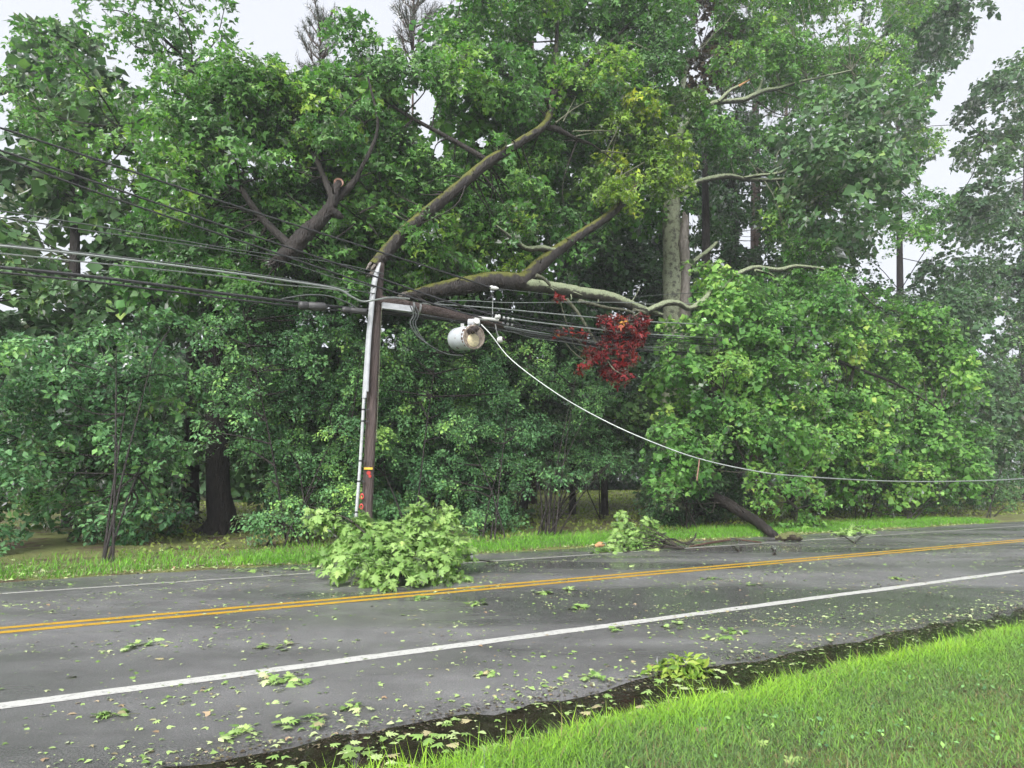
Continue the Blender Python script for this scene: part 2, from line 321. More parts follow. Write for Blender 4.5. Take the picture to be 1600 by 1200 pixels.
def inside(poly, x, y):
    c = False; n = len(poly)
    for i in range(n):
        (x1, y1), (x2, y2) = poly[i], poly[(i+1) % n]
        if (y1 > y) != (y2 > y) and x < (x2-x1)*(y-y1)/(y2-y1)+x1: c = not c
    return c
def fill(poly, step, rpx, perp, dp=0.6, tint=0.45, dt=0.16, holes=(), layers=1, flat=0.8):
    """clumps (centre, radii, tint) filling an outline on an upright plane across the road"""
    xs = [p[0] for p in poly]; ys = [p[1] for p in poly]; o = []
    for L in range(layers):
        y = min(ys)+step*0.4*L; row = 0
        while y < max(ys):
            x = min(xs)+(step*0.5 if row % 2 else 0)
            while x < max(xs):
                a, b = x+rng.normal()*step*0.2, y+rng.normal()*step*0.2
                if inside(poly, a, b) and not any(((a-h[0])/(h[2]+rpx*.25))**2+((b-h[1])/(h[3]+rpx*.25))**2 < 1 for h in holes):
                    c = pp(a, b, perp+L*1.3+dp*rng.normal()); r = rpx*(0.75+0.5*rng.random())/ppm(c)
                    o.append((c, np.array([r, r, r*flat]), tint+dt*rng.normal()))
                x += step
            y += step*0.82; row += 1
    return o
HOLES = []
def sprays(clumps, dens, n_leaf, spray_r, size, shell=0.45, droop=0.5, jit=0.55, tj=0.13):
    C = np.array([c[0] for c in clumps]); R = np.array([c[1] for c in clumps]); TI = np.array([c[2] for c in clumps])
    area = 4*math.pi*(R[:, 0]*R[:, 2]*2+R[:, 0]**2)/3
    cnt = np.maximum(3, (area*dens).astype(int)); idx = np.repeat(np.arange(len(C)), cnt); n = len(idx)
    D = unit(rng.normal(size=(n, 3))); D[:, 2] = np.where(rng.random(n) < 0.3, np.abs(D[:, 2]), D[:, 2])
    rr = shell+(1.08-shell)*rng.random(n)**0.7; SC = C[idx]+D*R[idx]*rr[:, None]
    SN = unit(D*0.75+np.array([0, 0, 0.85])+rng.normal(size=(n, 3))*0.35); sti = TI[idx]+0.10*rng.normal(size=n)
    lc = rng.poisson(n_leaf, n)+2; li = np.repeat(np.arange(n), lc); m = len(li)
    q = unit(rng.normal(size=(m, 3))); q = unit(q-SN[li]*np.sum(q*SN[li], 1, keepdims=True)); rad = spray_r*np.sqrt(rng.random(m))*rng.uniform(0.6, 1.3, n)[li]
    P = SC[li]+q*rad[:, None]+SN[li]*(rng.normal(size=m)*spray_r*0.18)[:, None]; P[:, 2] -= droop*rad**2/spray_r*0.8
    LN = unit(SN[li]+rng.normal(size=(m, 3))*jit); T = q+np.array([0, 0, -droop])+rng.normal(size=(m, 3))*0.4
    S = size*np.clip(np.exp(rng.normal(size=m)*.33), .45, 1.75)*rng.uniform(.8, 1.2, n)[li]; tint = sti[li]+tj*rng.normal(size=m)
    keep = P[:, 2] > 0.02
    return SC, idx, P[keep], LN[keep], T[keep], S[keep], tint[keep]
def drop_holes(P, holes):
    """which leaves stay when the storm has stripped some parts of a crown"""
    d = P-CAM; f = d @ FWD; x = 800+FPX*(d @ RGT)/f; y = 600-FPX*(d @ UPV)/f; k = np.ones(len(P), bool)
    for h in holes: k &= ((x-h[0])/h[2])**2+((y-h[1])/h[3])**2 > 1
    return k
def crown(root, clumps, mat, limbs=None, dens=1.5, n_leaf=24, spray_r=0.34, size=0.15, template=LOBED, twigmat=None, name='crown', twigs=0.5, holes=(), bw=.032, **kw):
    SC, idx, P, LN, T, S, ti = sprays(clumps, dens, n_leaf, spray_r, size, **kw)
    if holes: k = drop_holes(P, holes); P, LN, T, S, ti = P[k], LN[k], T[k], S[k], ti[k]
    o = leaves(name, P, LN, T, S, ti, template, mat, root)
    if twigmat is not None:
        m = MB()
        for j, (c, r, _) in enumerate(clumps):
            if limbs is not None and len(limbs):
                d = np.linalg.norm(limbs-c, axis=1); a = limbs[int(np.argmin(d+np.where(limbs[:, 2] > c[2], 0.5, 0)))]
                if np.linalg.norm(a-c) > 0.3:
                    mid = (a+c)/2+rng.normal(size=3)*0.12*np.linalg.norm(a-c); m.tube(cat([a, mid, c], 4), [bw, bw*.64, bw*.36], 5)
        for s_, j in zip(SC, idx):
            if rng.random() < twigs:
                c = clumps[j][0]; m.tube([c, (c+s_)/2+rng.normal(size=3)*0.06, s_], [0.014, 0.009, 0.004], 3, cap=False)
        if m.v: m.build('twigs', twigmat, root, kind='stuff')
    return o
def limb(root, pts, rad, mat, sides=12, rough=0.05, name='limb', n=6, label=None):
    path = cat(pts, n); m = MB(); m.tube(path, np.interp(np.linspace(0, 1, len(path)), np.linspace(0, 1, len(rad)), rad), sides, rough); o = m.build(name, mat, root, sharp=80)
    if label: o['label'] = label
    return path
def shards(root, p, d, r, mat, n=12, name='splintered_end'):
    d = unit(np.array(d, float)); m = MB(); u = unit(np.cross(d, [0.3, 0.2, 1.0])); v = np.cross(d, u)
    for k in range(n):
        a = 2*math.pi*k/n+rng.normal()*.2; q = p+(u*math.cos(a)+v*math.sin(a))*r*rng.uniform(.3, .92); L = r*rng.uniform(.5, 2.2)
        m.tube([q-d*r*.6, q+d*L*.4, q+d*L+rng.normal(size=3)*r*.12], [r*.26, r*.18, r*.02], 5, .1)
    o = m.build(name, mat, root, smooth=False); o['label'] = 'splintered broken end'; return o
def stubs(root, path, rad, mat, n=6):
    for k in range(n):
        i = int(rng.integers(2, len(path)-2)); d = unit(rng.normal(size=3)+np.array([0, -.4, .3])); L = rng.uniform(.15, .55)
        limb(root, [path[i], path[i]+d*(rad+L*.5), path[i]+d*(rad+L)+rng.normal(size=3)*.08], [.03, .018, .007], mat, 6, .1, 'twig_stub', 3)
def pl(pts, perp): return [pp(p[0], p[1], p[2] if len(p) > 2 else perp) for p in pts]

# ------------------------------------------------------------------ broken maple, limb leaning on the pole top
SKY_GAPS = [(668, 165, 16, 28), (684, 232, 14, 20), (664, 200, 9, 14), (752, 222, 12, 14), (842, 62, 9, 20), (640, 68, 16, 14), (1172, 372, 20, 22), (1215, 385, 14, 10), (1208, 215, 15, 12), (470, 100, 14, 12), (600, 40, 14, 22)]
rt = empty('maple_tree', pp(586, 414, 18.0), 'broken mossy maple limb leaning on the utility pole top, leafy crown above', 'tree')
pa = limb(rt, pl([(584, 416, 18.0), (612, 384, 18.1), (655, 343, 18.2), (712, 296, 18.1), (765, 252, 18.1), (812, 222, 18.1), (850, 196, 18.3), (862, 160, 19.0), (868, 90, 19.4), (872, 10, 19.8)], 18), [.17, .19, .185, .175, .16, .145, .13, .11, .09, .05], B_LIMB, 18, 0.07)
shards(rt, pa[0], pa[0]-pa[2], .17, B_DEAD); stubs(rt, pa[4:44], .17, B_DARK, 9)
pb = limb(rt, pl([(850, 197), (872, 203), (898, 216), (925, 226), (955, 248), (975, 272)], 18.6), [.12, .11, .07, .035, .025, .015], B_DARK, 8)
for a in ([(868, 192), (905, 165), (945, 150)], [(880, 190), (900, 150)], [(895, 205), (960, 205), (1005, 215)], [(900, 213), (925, 208)], [(940, 236), (1000, 242)]):
    limb(rt, pl(a, 18.45), [.035, .02, .008], B_TWIG, 5, name='branch')
pc = limb(rt, pl([(765, 252, 18.4), (700, 215, 19.2), (620, 170, 19.8), (560, 120, 20)], 19), [.10, .08, .05, .03], B_DARK, 8)
pd = limb(rt, pl([(862, 160, 19), (780, 110, 19.6), (720, 60, 20)], 19), [.10, .07, .03], B_DARK, 8)
pe = limb(rt, pl([(862, 150, 19), (940, 80, 19.5), (1010, 10, 20)], 19), [.10, .07, .03], B_DARK, 8)
LA = np.vstack([pa[20:], pb, pc, pd, pe])
cl = fill([(485, 130), (500, 70), (515, 30), (535, 30), (560, 70), (600, 98), (690, 95), (702, 40), (715, -50), (1040, -50), (1075, 30), (1060, 120), (960, 165), (870, 250), (860, 330), (770, 380), (690, 350), (640, 330), (575, 300), (540, 220), (500, 215)], 62, 46, 20.1, 0.5, 0.42, 0.16, SKY_GAPS)
cl += fill([(700, 100), (1040, 60), (1050, 150), (900, 250), (720, 240)], 60, 42, 18.9, 0.3, 0.5, 0.2, SKY_GAPS+[(790, 235, 70, 40), (880, 200, 50, 30), (730, 285, 60, 50)])
cl += [(pa[i]+np.array([0, -.15, .1])+rng.normal(size=3)*.15, np.array([.22, .22, .2]), .5) for i in (9, 14, 26)]
cl += [(pp(830, 140, 18.6), np.array([.5, .5, .4]), .4)]
crown(rt, cl, L_MAPLE, LA, 2.6, 25, 0.32, 0.17, twigmat=B_DARK, twigs=.3, holes=SKY_GAPS)
cl = fill([(480, 150), (520, 90), (600, 120), (690, 110), (720, -50), (1045, -60), (1060, 240), (1030, 330), (900, 420), (640, 420), (560, 320)], 78, 58, 22.0, 0.5, 0.38, 0.14, SKY_GAPS)
crown(rt, cl, L_MAPLE, LA, 1.9, 25, 0.42, 0.22, KITE, name='inner_foliage', holes=SKY_GAPS)
cl = fill([(960, 135), (1055, 120), (1085, 170), (1078, 265), (1060, 300), (1000, 300), (930, 320), (880, 300), (900, 245), (960, 220)], 50, 38, 18.7, 0.4, 0.36, 0.22)
crown(rt, cl, L_MAPLE_Y, LA, 2.8, 24, 0.30, 0.17, twigmat=B_TWIG, name='yellowing_foliage')['label'] = 'yellowing leaves on the right of the crown'
cl = fill([(800, 300), (960, 320), (940, 400), (860, 400), (790, 370)], 55, 38, 19.4, 0.4, 0.25, 0.12)+fill([(765, 345), (835, 350), (830, 420), (770, 430)], 45, 34, 19.2, 0.3, 0.85, 0.1)
crown(rt, cl, L_MAPLE, np.vstack([LA, pa]), 2.5, 24, 0.32, 0.17, twigmat=B_DARK, name='hanging_foliage')

cl = fill([(560, 250), (640, 250), (720, 270), (830, 235), (850, 300), (760, 420), (690, 435), (610, 400), (570, 350)], 56, 40, 19.9, 0.25, 0.55, 0.15, [(680, 225, 14, 20)])
crown(rt, cl, L_MAPLE, np.vstack([LA, pa]), 2.2, 24, 0.32, 0.17, twigmat=B_DARK, twigs=.3, name='lower_foliage', holes=SKY_GAPS)
# moss covered limb across the wires
rb_ = empty('maple_limb', pp(640, 462, 18.3), 'thick moss covered broken limb lying across the wires beside the transformer', 'limb')
q1 = limb(rb_, pl([(632, 463, 18.4), (670, 456, 18.4), (720, 447, 18.4), (770, 439, 18.5), (815, 441, 18.5)], 18.4), [.13, .21, .29, .29, .30], B_LIMB, 16, 0.04, label='dark limb butt with yellow moss along its top')
shards(rb_, q1[0], q1[0]-q1[2], .14, B_DEAD); stubs(rb_, q1, .27, B_DARK, 4)
q2 = limb(rb_, pl([(812, 444, 18.5), (860, 449, 18.4), (905, 457, 18.3), (950, 464, 18.2), (1000, 482, 18.1), (1035, 492, 18.0)], 18.4), [.22, .20, .21, .20, .15, .07], B_LICH, 14, 0.06, label='continuation covered in pale green lichen')
q3 = limb(rb_, pl([(812, 442, 18.5), (840, 418, 18.5), (870, 392, 18.6), (905, 368, 18.6), (940, 345, 18.6), (975, 315, 18.7), (1010, 270, 18.9)], 18.5), [.25, .25, .20, .17, .155, .15, .10], B_LIMB, 14)
stubs(rb_, q2, .19, B_LICH, 7); stubs(rb_, q3, .19, B_DARK, 6)
q4 = limb(rb_, pl([(870, 392), (845, 388), (822, 388), (800, 372), (775, 352)], 18.5), [.10, .11, .09, .07, .03], B_LICH, 9)
q5 = limb(rb_, pl([(1010, 486), (1040, 474), (1060, 474), (1078, 482), (1100, 468), (1112, 452)], 17.9), [.10, .12, .11, .10, .11, .06], B_LICH, 10)
for a in ([(838, 430), (850, 436), (860, 446)], [(885, 467), (905, 492), (922, 520), (940, 548), (952, 560)], [(905, 470), (945, 480), (985, 487), (992, 500)], [(990, 484), (1010, 490), (1016, 502)]):
    limb(rb_, pl(a, 18.0), [.07, .055, .05, .03, .012][:len(a)], B_TWIG, 7, name='branch')
cl = fill([(930, 300), (1060, 280), (1040, 330), (960, 345)], 48, 32, 18.9, 0.3, 0.45, 0.18)
crown(rb_, cl, L_MAPLE_Y, np.vstack([q3]), 2.6, 24, 0.30, 0.17, twigmat=B_TWIG)
# red dead leaves caught in the wires
rr_ = empty('red_leaf_branch', pp(955, 500, 17.7), 'spray of dead dark red leaves hanging in the wires below the lichen covered limb', 'branch')
q6 = limb(rr_, pl([(1000, 488), (975, 505), (955, 530), (950, 565)], 17.75), [.03, .022, .016, .006], B_TWIG, 6, name='stem')
q7 = limb(rr_, pl([(960, 522), (930, 545), (905, 575)], 17.75), [.02, .014, .006], B_TWIG, 6, name='stem')
cl = [(pp(x, y, 17.7+0.15*rng.normal()), np.array([r, r, r])/ppm(pp(x, y, 17.7)), .45+.12*rng.normal()) for x, y, r in
      [(945, 505, 12), (968, 503, 12), (992, 505, 13), (1003, 500, 10), (955, 525, 14), (980, 522, 15), (1000, 520, 10), (970, 545, 15), (990, 540, 13), (940, 545, 12), (920, 555, 11), (908, 575, 9), (955, 575, 15), (975, 570, 15), (985, 560, 12), (962, 590, 12), (945, 583, 11), (930, 550, 9), (978, 588, 9), (1008, 525, 8), (874, 466, 3), (872, 520, 4), (890, 517, 4), (910, 524, 5)]]
crown(rr_, cl, L_RED, np.vstack([q6, q7]), 16, 10, 0.11, 0.14, twigmat=B_TWIG, twigs=0.5, name='foliage')

# ------------------------------------------------------------------ left maple with hollow stub
rl = empty('maple_tree', pp(448, 398, 18.6), 'dark snapped maple limb with hollow stub hanging in leaves left of the pole', 'tree')
c1 = limb(rl, pl([(432, 408), (458, 388), (480, 362), (500, 345), (515, 325), (524, 300), (529, 287)], 18.7), [.16, .24, .22, .20, .16, .14, .125], B_DARK, 16, 0.10)
shards(rl, c1[0], c1[0]-c1[3], .17, B_DARK); stubs(rl, c1, .22, B_DARK, 5)
c2 = limb(rl, pl([(520, 315), (538, 300), (552, 285), (562, 268), (590, 200), (575, 120)], 18.8), [.12, .12, .10, .07, .05, .03], B_DARK, 9)
c3 = limb(rl, pl([(515, 328), (528, 336), (536, 341)], 18.6), [.14, .12, .06], B_DARK, 9, name='stub')
m = MB(); e = pp(529, 287, 18.7); ax = unit(pp(531, 277, 18.3)-e); m.lathe([(0, .12), (0.07, .145), (.10, .13), (.075, .075), (.02, .06)], e, ax, 14); stub_ = m.build('stub', M_CUT_PALE, rl)
m = MB(); m.lathe([(0.06, .088), (.082, .085)], e, ax, 14); m.build('hollow', M_HOLLOW, stub_)
for a in ([(502, 350), (480, 330), (462, 315), (445, 300)], [(525, 372), (545, 358), (555, 348)], [(576, 350), (585, 360), (592, 372)], [(565, 330), (590, 322)], [(562, 333), (590, 318)]):
    limb(rl, pl(a, 18.8), [.035, .025, .012], B_DARK, 6, name='branch')
c4 = limb(rl, pl([(458, 388, 18.7), (400, 330, 19.6), (350, 240, 20.2), (330, 140, 20.5)], 19), [.13, .10, .07, .03], B_DARK, 8)
c5 = limb(rl, pl([(520, 312, 18.8), (490, 240, 19.6), (450, 170, 20)], 19), [.10, .07, .03], B_DARK, 8)
LC = np.vstack([c1, c2, c4, c5])
h2 = [(385, 180, 7, 7), (392, 255, 8, 6), (365, 200, 6, 8), (435, 330, 6, 5)]
cl = fill([(235, 120), (300, 110), (345, 105), (400, 112), (440, 122), (485, 135), (510, 230), (560, 300), (640, 340), (600, 420), (540, 450), (330, 440), (240, 380)], 60, 44, 20.2, 0.6, 0.42, 0.17, h2, 2)
cl += [(pp(x, y, 20.2+.3*rng.normal()), np.array([1.0, 1.0, .8]), .5+.15*rng.normal()) for x, y in ((345, 128), (372, 122), (400, 138), (432, 140), (462, 150), (380, 170), (415, 190), (355, 210), (450, 200), (490, 175), (350, 165))]
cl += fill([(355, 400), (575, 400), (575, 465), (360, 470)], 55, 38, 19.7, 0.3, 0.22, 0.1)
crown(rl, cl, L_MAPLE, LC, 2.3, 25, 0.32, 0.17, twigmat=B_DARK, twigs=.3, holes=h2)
cl = fill([(230, 160), (440, 140), (520, 220), (620, 340), (620, 520), (240, 520)], 78, 56, 22.5, 0.5, 0.36, 0.13, h2)
crown(rl, cl, L_MAPLE, LC, 1.8, 25, 0.42, 0.22, KITE, name='inner_foliage', holes=h2)

# ------------------------------------------------------------------ tall lichen trunk and its crown on the right
b = gpt(1052, 822); perpT = float(NRM @ b); PT = 21.5
rT = empty('oak_tree', pp(1056, 835, PT)*np.array([1, 1, 0])+np.array([0, 0, gz(PT)]), 'tall standing tree with pale lichen covered trunk right of the red leaves', 'tree')
d0 = np.array(rT.location)
t1 = limb(rT, [d0, pp(1054, 600, PT), pp(1052, 470, PT), pp(1051, 390, PT), pp(1048, 310, PT), pp(1050, 240, PT), pp(1058, 180, PT), pp(1075, 90, PT+.5)], [.62, .50, .46, .43, .40, .34, .22, .08], B_TRUNK, 18, 0.025, 'trunk')
limb(rT, pl([(1068, 560), (1070, 470), (1072, 420), (1068, 380), (1071, 345), (1068, 331)], PT-0.55), [.26, .24, .20, .23, .17, .06], B_DEAD, 10, 0.10, 'broken_stem', label='weathered grey broken stem beside the trunk')
limb(rT, pl([(1072, 420), (1090, 404), (1105, 393), (1120, 379)], PT-0.5), [.12, .11, .10, .07], B_LICH, 9, name='stub')
u1 = limb(rT, pl([(1055, 225), (1072, 190), (1100, 168), (1120, 160), (1160, 156), (1190, 143), (1215, 138), (1250, 128), (1330, 110)], 20.2), [.16, .15, .13, .12, .12, .12, .09, .07, .04], B_LICH, 10)
limb(rT, pl([(1122, 159), (1140, 142), (1153, 135)], 20.1), [.09, .075, .07], B_LICH, 8, name='stub')
m = MB(); a0 = pp(1152, 135.5, 20.1); a1 = pp(1172, 124, 20.0); m.tube([a0, (a0+a1)/2, a1], [.055, .045, .008], 7, 0.15); m.build('broken_end', M_CUT, rT)['label'] = 'fresh orange splintered end of the snapped branch'
limb(rT, pl([(1182, 147), (1190, 128), (1193, 105), (1190, 60)], 20.2), [.06, .05, .04, .02], B_LICH, 7, name='branch')
limb(rT, pl([(1210, 140), (1245, 152), (1300, 178)], 20.2), [.05, .035, .02], B_TWIG, 6, name='branch')
limb(rT, pl([(1182, 158), (1215, 178), (1262, 185)], 20.4), [.035, .025, .015], B_DARK, 6, name='branch')
u2 = limb(rT, pl([(1060, 300), (1085, 286), (1110, 279), (1140, 275), (1165, 280), (1200, 281), (1240, 282), (1300, 300)], 20.0), [.10, .11, .12, .12, .10, .09, .085, .04], B_LICH, 10)
u3 = limb(rT, pl([(1162, 278), (1185, 274), (1210, 272), (1232, 263), (1260, 240)], 19.9), [.07, .08, .08, .06, .03], B_LICH, 8)
u4 = limb(rT, pl([(1210, 255), (1218, 235), (1235, 230), (1243, 250)], 20.0), [.03, .03, .025, .015], B_TWIG, 6, name='branch')
LT = np.vstack([u1, u2, u3, t1[20:]])
g3 = [(1172, 372, 22, 24), (1218, 392, 16, 12), (1208, 215, 13, 10), (1160, 395, 10, 10), (1085, 350, 14, 20)]
cl = fill([(1090, -40), (1450, -60), (1470, 350), (1380, 390), (1240, 400), (1195, 350), (1200, 310), (1180, 265), (1090, 262), (1085, 190), (1110, 100), (1130, 60)], 64, 42, 20.8, 0.6, 0.40, 0.15, g3+[(1170, 145, 70, 14), (1150, 280, 90, 10), (1098, 50, 40, 75), (1230, 280, 30, 14)])
crown(rT, cl, L_FALL, LT, 1.9, 24, 0.32, 0.17, twigmat=B_TWIG, twigs=.3, holes=g3)
cl = fill([(1085, 180), (1200, 185), (1195, 262), (1090, 262)], 44, 34, 20.6, 0.3, 0.4, 0.12)+fill([(1130, -30), (1270, -30), (1270, 125), (1190, 120), (1140, 100)], 46, 38, 20.6, 0.3, 0.6, 0.14)+fill([(1195, 290), (1300, 290), (1300, 400), (1215, 400)], 44, 34, 19.6, 0.3, 0.5, 0.14)
crown(rT, cl, L_MAPLE, LT, 2.4, 24, 0.30, 0.17, twigmat=B_TWIG, name='lower_foliage')

# ------------------------------------------------------------------ fallen crown on the right verge, its trunk leaning to the road edge
bf = gpt(1207, 836)
rF = empty('fallen_maple', bf, 'fallen maple with dark sloping trunk and wide leafy crown at the right', 'tree')
f1 = limb(rF, [bf+np.array([.15, -.05, -.05]), bf+np.array([-.15, .1, .25]), pp(1168, 806, 17.2), pp(1140, 789, 17.8), pp(1100, 764, 18.9), pp(1085, 720, 19.2), pp(1120, 600, 18.6), pp(1190, 520, 18)], [.12, .15, .19, .20, .19, .16, .13, .08], B_DARK, 16, 0.08, 'trunk')
shards(rF, f1[0], f1[0]-f1[3], .16, B_DEAD); stubs(rF, f1[:18], .22, B_DARK, 5)
f2 = limb(rF, pl([(1245, 795, 16.3), (1215, 765, 16.6), (1190, 745, 16.9), (1175, 735, 17), (1150, 690, 17.3), (1130, 610, 17.4)], 17), [.05, .06, .055, .05, .05, .03], B_STEM, 7)
f3 = limb(rF, pl([(1128, 452), (1150, 430), (1180, 418), (1215, 422), (1250, 416), (1310, 430), (1370, 480)], 18), [.05, .09, .10, .10, .08, .06, .03], B_LICH, 9)
f4 = limb(rF, pl([(1180, 422), (1200, 427), (1212, 434)], 17.9), [.06, .05, .02], B_LICH, 7, name='branch')
f5 = limb(rF, pl([(1210, 520, 18), (1300, 560, 17.6), (1400, 600, 17.4), (1470, 640, 17.2)], 18), [.10, .08, .06, .03], B_DARK, 8)
LF = np.vstack([f1[12:], f2, f3, f5])
dk = [(1020, 625, 22, 18), (1060, 780, 40, 16)]
cl = fill([(1040, 560), (1050, 520), (1070, 505), (1090, 460), (1110, 410), (1130, 405), (1150, 440), (1200, 445), (1300, 440), (1480, 500), (1530, 640), (1500, 760), (1330, 770), (1235, 735), (1180, 720), (1130, 735), (1060, 720), (1015, 700), (1005, 660), (1025, 615)], 56, 42, 17.6, 0.55, 0.42, 0.17, dk, 2)
crown(rF, cl, L_FALL, LF, 1.7, 23, 0.32, 0.18, KITE, twigmat=B_STEM, twigs=.15)
cl = fill([(1110, 560), (1250, 520), (1330, 600), (1250, 740), (1140, 740)], 62, 34, 16.8, 0.3, 0.6, 0.15)
cl += fill([(1170, 735), (1300, 730), (1300, 830), (1225, 835), (1205, 790)], 36, 22, 16.5, 0.25, 0.5, 0.2)
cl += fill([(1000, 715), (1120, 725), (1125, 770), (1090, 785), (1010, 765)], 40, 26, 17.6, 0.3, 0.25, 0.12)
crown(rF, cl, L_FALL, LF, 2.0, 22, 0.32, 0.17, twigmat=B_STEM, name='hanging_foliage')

# ------------------------------------------------------------------ hedge and shrubs behind the pole
def shrub(name, label, cat_, foot, parts, mat=L_HEDGE, dens=6.0, n_leaf=26, spray_r=0.21, size=0.085, stems=4, template=OVAL, group=None, holes=()):
    fb = gpt(*foot); r = empty(name, fb, label, cat_, group); cl = []
    for p in parts: cl += fill(**p)
    st_ = []
    for k in range(stems):
        tgt = cl[int(rng.integers(len(cl)))][0]; a = fb+np.array([rng.normal()*.25, rng.normal()*.15, -.05])
        st_.append(limb(r, [a, a*0.6+tgt*0.4+np.array([0, 0, .3]), tgt], [.03, .022, .012], B_DARK, 6, name='stem', n=5))
    crown(r, cl, mat, np.vstack(st_), dens, n_leaf, spray_r, size, template, B_DARK, 'foliage', 0.15, holes)
    return r
shrub('holly_tree', 'dense dark evergreen bush left of the pole reaching up to the wires', 'bush', (450, 852),
      [dict(poly=[(395, 470), (560, 480), (575, 560), (565, 700), (560, 832), (470, 832), (415, 790), (395, 700), (385, 560)], step=42, rpx=28, perp=20.3, dp=0.5, tint=0.5, dt=0.22, layers=2), dict(poly=[(315, 470), (400, 470), (400, 700), (375, 715), (320, 690)], step=40, rpx=28, perp=19.7, dp=0.25, tint=0.5, dt=0.2)])
shrub('evergreen_bush', 'low glossy bush spreading at the foot of the tall hedge on the left', 'bush', (430, 855),
      [dict(poly=[(378, 800), (420, 785), (500, 790), (520, 815), (500, 835), (430, 840), (385, 825)], step=34, rpx=26, perp=19.0, dp=0.25, tint=0.7, dt=0.14)], stems=3)
shrub('holly_tree', 'broad dark evergreen bush right behind the pole', 'bush', (650, 845),
      [dict(poly=[(590, 520), (700, 500), (790, 540), (800, 640), (780, 815), (700, 845), (570, 845), (555, 700)], step=42, rpx=28, perp=20.6, dp=0.5, tint=0.46, dt=0.22, layers=2)])
shrub('privet_bush', 'leafy bush behind the right side of the leaf pile', 'bush', (770, 842),
      [dict(poly=[(700, 640), (840, 620), (830, 760), (810, 825), (740, 842), (690, 780)], step=38, rpx=25, perp=19.8, dp=0.4, tint=0.46, dt=0.22)])
shrub('grey_green_shrub', 'pale grey green shrub below the wires left of the red leaves', 'bush', (862, 838),
      [dict(poly=[(790, 545), (870, 550), (960, 600), (985, 640), (960, 660), (880, 640), (810, 620)], step=44, rpx=32, perp=20.3, dp=0.4, tint=0.62, dt=0.12),
       dict(poly=[(810, 640), (960, 660), (965, 715), (930, 738), (840, 742), (820, 720)], step=46, rpx=32, perp=21.0, dp=0.4, tint=0.26, dt=0.12)], size=0.075, stems=7)
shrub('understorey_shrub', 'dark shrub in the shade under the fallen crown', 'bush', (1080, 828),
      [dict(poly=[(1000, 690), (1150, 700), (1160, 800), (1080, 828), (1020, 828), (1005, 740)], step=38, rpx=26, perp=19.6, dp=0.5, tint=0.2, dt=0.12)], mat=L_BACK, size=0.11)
shrub('holly_tree', 'evergreen bush farther left beyond the dark roadside trunk', 'bush', (170, 880),
      [dict(poly=[(60, 520), (280, 500), (290, 640), (280, 820), (200, 860), (60, 850), (30, 700)], step=60, rpx=44, perp=20.6, dp=0.5, tint=0.4, dt=0.16, layers=2)], dens=1.9, size=.14)
shrub('holly_tree', 'evergreen bush at the far left end of the hedge', 'bush', (-40, 900),
      [dict(poly=[(-140, 500), (60, 520), (60, 850), (-120, 870)], step=66, rpx=48, perp=20.0, dp=0.5, tint=0.36, dt=0.16)], dens=2.6, size=.12)
shrub('understorey_shrub', 'shrub on the verge at the far right beyond the fallen crown', 'bush', (1420, 815),
      [dict(poly=[(1290, 690), (1620, 660), (1640, 780), (1300, 805)], step=44, rpx=30, perp=19.5, dp=0.5, tint=0.4, dt=0.14)], mat=L_BACK, size=0.12, dens=2.4)

# ------------------------------------------------------------------ background trees
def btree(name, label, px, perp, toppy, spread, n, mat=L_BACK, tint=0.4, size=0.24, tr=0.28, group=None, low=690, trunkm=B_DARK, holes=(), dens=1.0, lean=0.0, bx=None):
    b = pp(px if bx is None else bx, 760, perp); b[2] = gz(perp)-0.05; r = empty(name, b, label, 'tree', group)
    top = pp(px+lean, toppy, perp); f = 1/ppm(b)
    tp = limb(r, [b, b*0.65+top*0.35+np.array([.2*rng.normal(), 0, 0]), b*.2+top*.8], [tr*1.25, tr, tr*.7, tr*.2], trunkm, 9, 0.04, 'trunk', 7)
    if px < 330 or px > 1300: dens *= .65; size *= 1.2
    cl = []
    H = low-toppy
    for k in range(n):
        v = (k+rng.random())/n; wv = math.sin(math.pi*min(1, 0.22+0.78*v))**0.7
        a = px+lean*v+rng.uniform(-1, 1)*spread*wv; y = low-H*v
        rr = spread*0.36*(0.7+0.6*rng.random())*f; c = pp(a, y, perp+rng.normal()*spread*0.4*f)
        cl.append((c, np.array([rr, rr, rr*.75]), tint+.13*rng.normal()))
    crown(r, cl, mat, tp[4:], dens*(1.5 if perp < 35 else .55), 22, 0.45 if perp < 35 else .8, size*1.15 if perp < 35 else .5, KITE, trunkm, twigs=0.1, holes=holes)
    return r
bh = SKY_GAPS
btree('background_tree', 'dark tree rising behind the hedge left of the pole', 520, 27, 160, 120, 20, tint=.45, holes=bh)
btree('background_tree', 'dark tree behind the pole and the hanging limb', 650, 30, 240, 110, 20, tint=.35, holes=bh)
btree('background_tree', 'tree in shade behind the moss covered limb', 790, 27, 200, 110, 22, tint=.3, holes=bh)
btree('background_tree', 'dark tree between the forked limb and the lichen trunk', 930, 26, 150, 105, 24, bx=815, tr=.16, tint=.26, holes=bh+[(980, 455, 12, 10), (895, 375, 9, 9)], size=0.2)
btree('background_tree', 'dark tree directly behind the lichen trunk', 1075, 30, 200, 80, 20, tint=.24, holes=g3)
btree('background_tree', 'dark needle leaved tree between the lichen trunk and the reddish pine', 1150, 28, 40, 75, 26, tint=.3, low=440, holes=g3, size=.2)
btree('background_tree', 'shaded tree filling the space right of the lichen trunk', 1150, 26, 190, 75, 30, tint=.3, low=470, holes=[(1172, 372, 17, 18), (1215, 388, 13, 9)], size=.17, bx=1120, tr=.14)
btree('background_tree', 'dark tree behind the lichen covered limb and wires', 960, 29, 330, 110, 22, bx=1030, tr=.16, tint=.2, low=560, holes=[(980, 455, 10, 9)])
